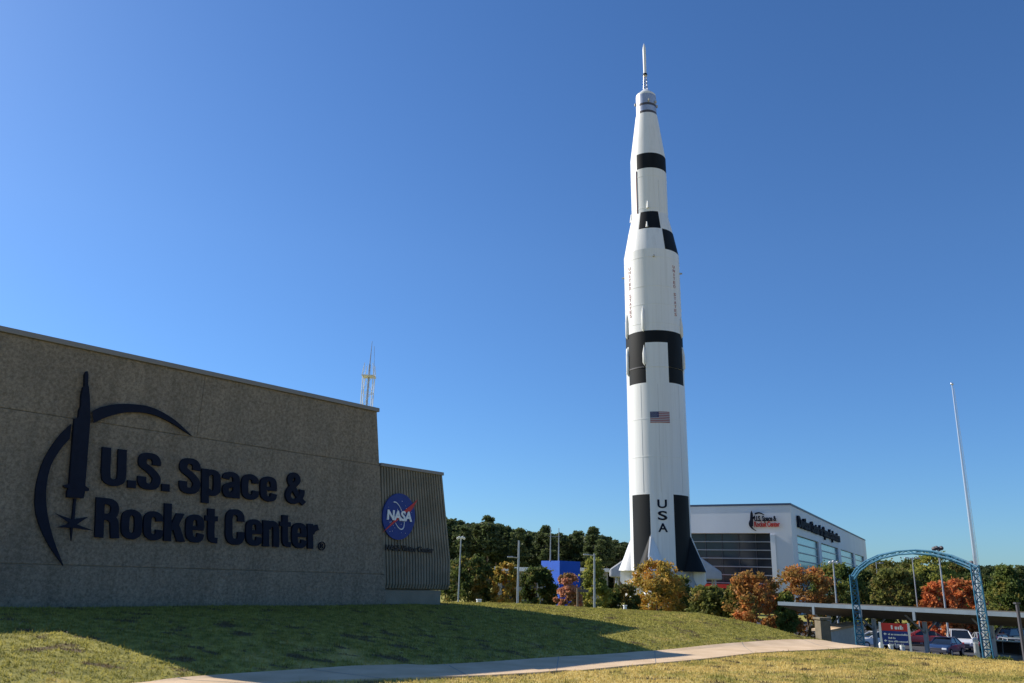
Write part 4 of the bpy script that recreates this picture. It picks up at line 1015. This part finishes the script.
def flood(px, yt, dist, label, n=4, col='lamp', r=.09):
    p = at(px, yt, dist); g0 = gz(p.x, p.y); t = thing('floodlight_pole', (p.x, p.y, g0), label, 'floodlight')
    b = MB(); b.tube((p.x, p.y, g0), (p.x, p.y, p.z), r, r * .7, n=8); b.build('pole', M['galv'], t, smooth=True)
    s = dist / 815.0
    b = MB(); b.tube((p.x - 3.2 * s, p.y, p.z - .6 * s), (p.x + 3.2 * s, p.y, p.z - .6 * s), .04); b.build('crossarm', M['galv'], t)
    for k in range(n):
        x = p.x + s * lerp(-3.2, 3.2, k / (n - 1)); z = p.z + s * (.8 + (.8 if k % 2 else 0)) - .2
        b = MB(); b.lathe([(.05, -.28), (.30, 0), (.33, .25), (.30, .30)], (0, 0, 0), n=14)
        Rm = Matrix.Rotation(R_(115), 3, 'X') if col == 'lamp' else Matrix.Rotation(R_(-100), 3, 'X')
        sc = s * (4.2 if col == 'lamp' else 6.5)
        b.v = [tuple(Rm @ Vector(v) * sc * .9 + Vector((x, p.y, z))) for v in b.v]; b.build('floodlight', M[col], t, smooth=True)
flood(461, 537, 88, 'floodlight pole with a cluster of white lamps beside the ribbed annex', 5)
flood(833, 561, 80, 'floodlight pole with two white lamps before the museum side windows', 3)
flood(938, 547.5, 88, 'pole with a cluster of black floodlights rising above the blue arch', 4, 'rk_dark')
flood(972, 562.5, 92, 'pole with black floodlights close to the flagpole', 3, 'rk_dark', r=.1)
lamp_pole(912, 557, 95, 'grey lamp pole under the crown of the blue arch', arms=(-1, 1), r=.065)
lamp_pole(876, 562, 100, 'grey lamp pole behind the left half of the blue arch', arms=(1,), r=.06)
# flagpole
fb = at(986.5, 645, 44.6); ft_ = at(952, 384, 44.6); g0 = gz(fb.x, fb.y)
fp = thing('flagpole', (fb.x, fb.y, g0), 'tall silver flagpole with no flag beside the right leg of the blue arch', 'flagpole')
b = MB(); ftop = Vector((ft_.x, ft_.y, ft_.z)); b.tube((fb.x, fb.y, g0 - .1), ftop, .125, .035, n=14); b.build('pole', M['alu'], fp, smooth=True)
b = MB(); b.lathe([(.01, -.08), (.07, -.04), (.08, 0), (.07, .04), (.01, .08)], tuple(ftop), n=12); b.build('finial', M['alu'], fp, smooth=True)
b = MB(); b.tube(Vector((fb.x + .15, fb.y - .05, g0 + 1.2)), ftop + Vector((.08, 0, -.2)), .008, n=4); b.build('halyard', M['white'], fp)

# ------------------------------------------------------------------ blue arch
AL0, AL1 = at(860.5, 642, 47), at(852.8, 575, 47)
AR0, AR1 = at(988.5, 655, 43.5), at(974.5, 565, 43.5)
AT_ = at(914, 550.3, 45.2); AL0.z = gz(AL0.x, AL0.y); AR0.z = gz(AR0.x, AR0.y)
arch = thing('entrance_arch', AL0.lerp(AR0, .5), 'blue steel lattice arch spanning the car park entrance', 'arch')
def tower(p0, p1, w0, w1, name):
    b = MB(); N = 11
    def corner(t, k):
        c = p0.lerp(p1, t); w_ = lerp(w0, w1, t); sx, sy = [(-1, -1), (1, -1), (1, 1), (-1, 1)][k]; aa = math.atan2(p0.x, p0.y); return c + Vector(((sx * math.cos(aa) + sy * math.sin(aa)) * w_, (-sx * math.sin(aa) + sy * math.cos(aa)) * w_, 0))
    for k in range(4):
        b.tube(corner(0, k), corner(1, k), .036, n=6)
        for j in range(N):
            a, c = (k, (k + 1) % 4) if j % 2 else ((k + 1) % 4, k)
            b.tube(corner(j / N, a), corner((j + 1) / N, c), .022, n=5); b.tube(corner(j / N, k), corner(j / N, (k + 1) % 4), .022, n=5)
    c = b.build(name, M['steelblue'], arch)
    return c
tower(AL0, AL1, .19, .15, 'leg'); tower(AR0, AR1, .20, .16, 'leg')
def arcpts(off):
    P = []
    px = [(852.8, 576), (858, 568), (868, 560.5), (880, 555), (897, 551.2), (914, 550.0), (932, 551.5), (950, 555.8), (964, 561.5), (975, 567)]
    for i, (x, y) in enumerate(px):
        t = (x - 852.8) / 122.0; q = at(x, y + off, lerp(47, 43.5, t)); P.append(q)
    return P
for dy in (-.2, .2):
    for off, rr in ((0, .042), (3.4, .042)):
        b = MB(); P = [p + Vector((0, dy, 0)) for p in arcpts(off)]; b.path(P, rr, n=7); b.build('arch_chord', M['steelblue'], arch, smooth=True)
b = MB(); A_ = arcpts(0); B_ = arcpts(3.6)
for i in range(len(A_) - 1):
    for s in (-.2, .2):
        v = Vector((0, s, 0)); b.tube(A_[i] + v, B_[i] + v, .025, n=5); m1 = A_[i].lerp(A_[i + 1], .5); b.tube(B_[i] + v, m1 + v, .022, n=5); b.tube(m1 + v, B_[i + 1] + v, .022, n=5)
    b.tube(A_[i] + Vector((0, -.2, 0)), A_[i] + Vector((0, .2, 0)), .025, n=5)
b.build('arch_bracing', M['steelblue'], arch)

# ------------------------------------------------------------------ parking canopy (butterfly roof)
CA, CB = at(779, 603.2, 59), at(1034, 612.4, 51); CB.z = CA.z = (CA.z + CB.z) / 2
cd = (CB - CA); L = cd.length; cd.normalize(); cn = Vector((-cd.y, cd.x, 0))
can = thing('parking_canopy', (CA.x, CA.y, gz(CA.x, CA.y)), 'long low grey canopy roof stretching along the edge of the car park', 'canopy')
def cp(u, v, w_): p = CA + cd * u + cn * w_; return Vector((p.x, p.y, v))
ze = CA.z
b = MB(); pr = [(0, ze), (0, ze - .22), (2.9, ze - .78), (3.1, ze - .78), (6.0, ze - .25), (6.0, ze - .03), (3.05, ze - .55), (.1, ze)]
b.prism(pr, lambda u, v, d: cp(d, v, u), 0, L + 6); b.build('roof', M['soffit'], can)
b = MB(); b.prism([(-.06, ze + .03), (-.06, ze - .2), (-.005, ze - .2), (-.005, ze + .03)], lambda u, v, d: cp(d, v, u), -.05, L + 6); b.build('fascia', M['canopy'], can)
for x in (784, 854, 926, 1011):
    t = at(x, 608, 55); u = (t - CA).dot(cd) * 1.0; b = MB(); b.box(cp(u, ze - .42, -.03), (.16, .1, .5), math.atan2(cd.y, cd.x)); b.build('downspout', M['canopy'], can)
for x in (801, 866, 934, 1016):
    t = at(x, 620, 58); u = (t - CA).dot(cd); p = cp(u, 0, 3.0); g0 = gz(p.x, p.y); b = MB(); b.box((p.x, p.y, (g0 + ze - .8) / 2), (.2, .2, ze - .8 - g0), math.atan2(cd.y, cd.x))
    for s in (-1, 1): 
        q = cp(u, ze - .42, 3.0 + s * 2.0); b.tube((p.x, p.y, ze - 1.5), q, .06)
    b.build('post', M['mullion'], can)

# sign, pillar, wall, bollards, cabinets
def standing_sign():
    a = at(883.5, 650, 40); c = at(911, 650, 40); g0 = gz(a.x, a.y); g1 = gz(c.x, c.y); zt = at(896, 623.5, 40).z
    t = thing('direction_sign', (a.x, a.y, g0), 'red and blue directional sign with white lettering on two white posts', 'sign')
    d = (c - a); d.z = 0; Ls = d.length; d.normalize(); nn = Vector((d.y, -d.x, 0))
    f = lambda u, v, w_: Vector((a.x + d.x * u + nn.x * w_, a.y + d.y * u + nn.y * w_, v))
    for u, gg_ in ((-.05, g0), (Ls, g1)):
        b = MB(); b.prism([(u - .045, gg_ - .2), (u + .045, gg_ - .2), (u + .045, zt + .03), (u - .045, zt + .03)], f, -.045, .045); b.build('post', M['white'], t)
    hs = .86; zr_ = zt - .31
    b = MB(); b.prism([(.0, zt - hs), (Ls - .05, zt - hs), (Ls - .05, zr_), (.0, zr_)], f, -.02, .02); bb = b.build('blue_panel', M['discblue'], t)
    b = MB(); b.prism([(.0, zr_ + .003), (Ls - .05, zr_ + .003), (Ls - .05, zt), (.0, zt)], f, -.02, .02); rb = b.build('red_panel', M['red'], t)
    rng = random.Random(3)
    def words(u0, u1, v, h, par):
        b = MB(); u = u0
        while u < u1:
            wl = h * rng.uniform(.35, .6); hh_ = h * rng.choice((.7, .7, 1.0)); b.prism([(u, v), (min(u + wl, u1), v), (min(u + wl, u1), v + hh_), (u, v + hh_)], f, .022, .03)
            u += wl + h * (.15 if rng.random() > .18 else .5)
        b.build('lettering', M['white'], par)
    words(.38, .85, zt - .24, .16, rb)
    for k, (v, e) in enumerate(((zr_ - .17, 1.0), (zr_ - .32, .55), (zr_ - .45, 1.05), (zr_ - .57, .8))): words(.24, e, v, .075, bb)
    for v in (zr_ - .13, zr_ - .40):
        b = MB(); b.prism([(.06, v), (.13, v + .06), (.13, v + .02), (.18, v + .02), (.18, v - .02), (.13, v - .02), (.13, v - .06)], f, .022, .03); b.build('arrow', M['white'], bb)
standing_sign()
p = at(822, 618.5, 50); g0 = gz(p.x, p.y)
pil = thing('stucco_pillar', (p.x, p.y, g0), 'square tan pillar with flat cap below the left part of the canopy', 'pillar')
b = MB(); b.box((p.x, p.y, (g0 + p.z) / 2 - .05), (.6, .6, p.z - g0 - .1), .2); b.build('shaft', M['brownstone'], pil, bevel=.02)
b = MB(); b.box((p.x, p.y, p.z), (.72, .72, .12), .2); b.build('cap', M['brownstone'], pil, bevel=.02)
a = at(830, 630, 56); c = at(864, 629.5, 60); g0 = gz(a.x, a.y)
rw = thing('retaining_wall', (a.x, a.y, g0), 'low concrete wall beside the left arch leg, shaded face and sunlit top coloured in', 'wall')
d = c - a; d.z = 0; Lw = d.length; d.normalize(); nn = Vector((-d.y, d.x, 0)); f = lambda u, v, w_: Vector((a.x + d.x * u + nn.x * w_, a.y + d.y * u + nn.y * w_, v))
b = MB(); b.prism([(0, g0 - .3), (Lw, g0 - .5), (Lw, a.z + .25), (0, a.z - .12)], f, 0, .3); b.build('wall', M['galv'], rw)  # grey colour stands in for shade on the face of a pale concrete wall
b = MB(); b.prism([(-.05, a.z - .12), (Lw + .05, a.z + .25), (Lw + .05, a.z + .38), (-.05, a.z + .01)], f, -.06, 1.2); b.build('coping', M['concrete'], rw)  # paler slab puts the sunlit top of the wall into its colour
def bollard(x, yt, dist, label, m='galv', r=.11, name='bollard', cat='bollard', grp=None):
    p = at(x, yt, dist); g0 = gz(p.x, p.y); t = thing(name, (p.x, p.y, g0), label, cat, grp); b = MB(); b.lathe([(r * 1.25, 0), (r * 1.2, .06), (r, .08), (r, p.z - g0 - .05), (r * .7, p.z - g0)], (p.x, p.y, g0), n=14); b.build('shaft', M[m], t, smooth=True)
    b = MB(); b.lathe([(r * 1.05, 0), (r * 1.05, .08)], (p.x, p.y, g0 + (p.z - g0) * .82), n=14); b.build('band', M['marking'], t, smooth=True)
bollard(890.5, 643, 43, 'small grey bollard under the left end of the red and blue sign')
bollard(881, 642.5, 43, 'small grey bollard standing just left of the sign')
bollard(902, 643.5, 43, 'small grey bollard under the right end of the sign')
bollard(975, 638, 47, 'tall pale bollard left of the right arch leg', r=.12)
p = at(1017, 604, 41); g0 = gz(p.x, p.y); t = thing('gate_post', (p.x, p.y, g0), 'dark grey square post at the right edge in front of the cars', 'post')
b = MB(); b.box((p.x, p.y, (g0 + p.z) / 2), (.10, .10, p.z - g0)); b.build('shaft', M['rk_dark'], t); b = MB(); b.box((p.x, p.y, p.z + .03), (.2, .2, .06)); b.build('cap', M['rk_dark'], t)
def ground_box(x, y, dist, sz, label, name='utility_box'):
    r = at(x, y, dist); g0 = gz(r.x, r.y); t = thing(name, (r.x, r.y, g0), label, 'box'); b = MB(); b.box((r.x, r.y, g0 + sz[2] / 2), sz, .3); b.build('cabinet', M['white'], t, bevel=.03)
    b = MB(); b.box((r.x, r.y, g0 + sz[2] + .02), (sz[0] + .02, sz[1] + .02, .04), .3); b.build('lid', M['white'], t, bevel=.01)
ground_box(479, 600, 32, (.17, .14, .22), 'small white box on the crest of the lawn right of the annex')
ground_box(625, 604, 32, (.12, .1, .18), 'tiny white box on the crest of the lawn at the rocket foot')
# small wooden sign
p = at(577.5, 588, 40); g0 = gz(p.x, p.y); t = thing('small_sign', (p.x, p.y, g0), 'small dark sign arm on a brown post below the pinkish tree', 'sign')
b = MB(); b.tube((p.x, p.y, g0), (p.x, p.y, p.z), .045); b.build('post', M['pinebark'], t)
b = MB(); b.box((p.x + .28, p.y, p.z - .12), (.5, .04, .13)); b.build('board', M['rk_dark'], t)

# ------------------------------------------------------------------ cars
def car_paint(n, c): 
    m = mat(n, c, .28, col2=tuple(x * .92 for x in c), scale=2, spec=.6); m.node_tree.nodes['Principled BSDF'].inputs['Coat Weight'].default_value = .6; return m
CG = mat('car_glass', (.012, .015, .018), .06, spec=.9)
def car(px, py, dist, heading, kind, paint, label, name='parked_car', cat='car'):
    p = at(px, py, dist); g0 = gz(p.x, p.y) + .05
    t = thing(name, (p.x, p.y, g0), label, cat, 'vehicles in the car park', rz=heading)
    if kind == 'sedan':
        Lc, Wc, Hc = 4.6, 1.8, 1.44; body = [(-2.3, .35), (-2.3, .72), (-2.2, .92), (-1.55, 1.0), (.95, .96), (1.9, .82), (2.25, .68), (2.3, .35)]; gh = [(-1.75, .98), (-1.0, 1.40), (.15, 1.42), (1.05, .95)]
    elif kind == 'pickup':
        Lc, Wc, Hc = 5.6, 1.98, 1.85; body = [(-2.8, .5), (-2.8, 1.12), (-.6, 1.14), (1.3, 1.16), (2.5, 1.08), (2.8, .9), (2.8, .5)]; gh = [(-.65, 1.12), (-.45, 1.78), (.75, 1.8), (1.45, 1.14)]
    else:
        Lc, Wc, Hc = 4.7, 1.9, 1.75; body = [(-2.35, .42), (-2.35, .9), (-2.28, 1.08), (-1.9, 1.12), (1.1, 1.1), (2.0, .98), (2.32, .8), (2.35, .42)]; gh = [(-2.2, 1.1), (-1.95, 1.66), (-1.2, 1.74), (.3, 1.72), (1.15, 1.09)]
    def bodyf(pl, hw0, hw1, zlo, zhi, b):
        n = len(pl); vs = []
        for s in (-1, 1):
            for x, z in pl: vs.append((x, s * lerp(hw0, hw1, (z - zlo) / (zhi - zlo)), z))
        b.add(vs, [tuple(range(n)), tuple(reversed(range(n, 2 * n)))] + [(k, k + n, (k + 1) % n + n, (k + 1) % n) for k in range(n)])
    def loc(b, name_, m, bev=0, par=None, sm=True):
        me_o = b.build(name_, m, None, smooth=sm, bevel=bev); me_o.parent = par or t; return me_o
    b = MB(); bodyf(body, Wc / 2 - .02, Wc / 2 - .08, .35, 1.15, b); loc(b, 'body', paint, .07)
    zl = min(z for _, z in gh); zh = max(z for _, z in gh)
    b = MB(); bodyf(gh, Wc / 2 - .10, Wc / 2 - .28, zl, zh, b); loc(b, 'windows', CG, .04)
    # roof skin and pillars
    b = MB(); top = [(x, z) for x, z in gh if z > zh - .15]; xs0, xs1 = min(x for x, _ in top), max(x for x, _ in top)
    b.box(((xs0 + xs1) / 2, 0, zh + .015), (xs1 - xs0 + .12, Wc - .54, .05)); loc(b, 'roof', paint, .02)
    for s in (-1, 1):
        for (x0, z0), (x1, z1) in ((gh[0], gh[1]), (gh[-1], gh[-2])):
            b = MB(); b.tube((x0, s * (Wc / 2 - .10), z0), (x1, s * (Wc / 2 - .27), z1 + .01), .04, n=6); loc(b, 'pillar', paint)
        xm = (xs0 + xs1) / 2; b = MB(); b.tube((xm, s * (Wc / 2 - .095), zl), (xm, s * (Wc / 2 - .27), zh), .035, n=6); loc(b, 'pillar', paint)
    wr = .33 if kind == 'sedan' else .38
    for x in (-Lc * .30, Lc * .31):
        for s in (-1, 1):
            b = MB(); b.tube((x, s * (Wc / 2 - .20), wr), (x, s * (Wc / 2 + .005), wr), wr, n=20); wh = loc(b, 'wheel', M['tyre'])
            b = MB(); b.tube((x, s * (Wc / 2 - .05), wr), (x, s * (Wc / 2 + .015), wr), wr * .62, n=14); o = b.build('rim', M['alu'], None); o.parent = wh
    for s in (-1, 1):
        zz = body[-2][1] - .02
        b = MB(); b.box((Lc / 2 - .10, s * (Wc / 2 - .28), zz - .02), (.22, .36, .14)); loc(b, 'headlight', M['lamp'], .02)
        b = MB(); b.box((-Lc / 2 + .03, s * (Wc / 2 - .20), .88), (.1, .24, .26)); loc(b, 'taillight', M['tail'], .02)
        b = MB(); b.box((.75, s * (Wc / 2 + .04), 1.02), (.12, .18, .12)); loc(b, 'mirror', paint, .02)
    b = MB(); b.box((Lc / 2 + .0, 0, .44), (.12, Wc - .2, .2)); loc(b, 'bumper', M['rk_dark'], .03)
    b = MB(); b.box((-Lc / 2 - .0, 0, .46), (.12, Wc - .2, .2)); loc(b, 'bumper', M['rk_dark'], .03)
    b = MB(); b.box((Lc / 2 - .02, 0, .62), (.08, .8, .14)); loc(b, 'grille', M['rk_dark'], .01)
cw = car_paint('car_white', (.75, .75, .75)); cr1 = car_paint('car_red', (.35, .02, .02)); cn1 = car_paint('car_navy', (.02, .035, .09)); ck = car_paint('car_black', (.012, .012, .014)); cs1 = car_paint('car_silver', (.42, .43, .45)); cm = car_paint('car_maroon', (.10, .02, .04)); cg1 = car_paint('car_grey', (.10, .11, .12))
toCam = lambda px: -(math.pi / 2) - math.atan2(ray(px, 600).x, ray(px, 600).y)
car(961, 645, 88, toCam(961) + .12, 'suv', cw, 'white car facing the camera with its dark windscreen, left of the right arch leg')
car(945, 645, 80, toCam(945) - .30, 'sedan', cn1, 'dark navy sedan parked in front of the white car')
car(923, 640, 92, math.pi - .35, 'sedan', cr1, 'red sedan seen side on, to the right of the red and blue sign')
car(948, 632, 108, toCam(950) - .5, 'pickup', cw, 'white pickup truck parked behind the other white car')
car(969, 632, 104, toCam(969) + .4, 'suv', ck, 'black car in the back row beside the white pickup')
car(997, 636, 84, toCam(996) + 2.8, 'suv', cm, 'dark maroon car just right of the right arch leg')
car(1010, 640, 78, toCam(1009) + 3.4, 'suv', cs1, 'silver car with red tail lamps near the right edge')
car(1006, 630, 98, toCam(1004) - .5, 'suv', ck, 'black car in the back row behind the silver car')
car(1034, 640, 72, toCam(1032) + .3, 'suv', cg1, 'dark grey car cut off at the right edge of the picture')
car(1024, 655, 58, toCam(1023) + 1.3, 'suv', cg1, 'dark grey car closest to the lawn at the right edge')
car(876, 638, 84, math.pi + .1, 'sedan', cw, 'white sedan partly hidden behind the left side of the sign')
car(984, 634, 92, toCam(987) + .2, 'sedan', cs1, 'silver sedan half hidden behind the right arch leg')
car(930, 632, 110, toCam(930) + .3, 'suv', cg1, 'dark grey car in the back row above the red sedan')
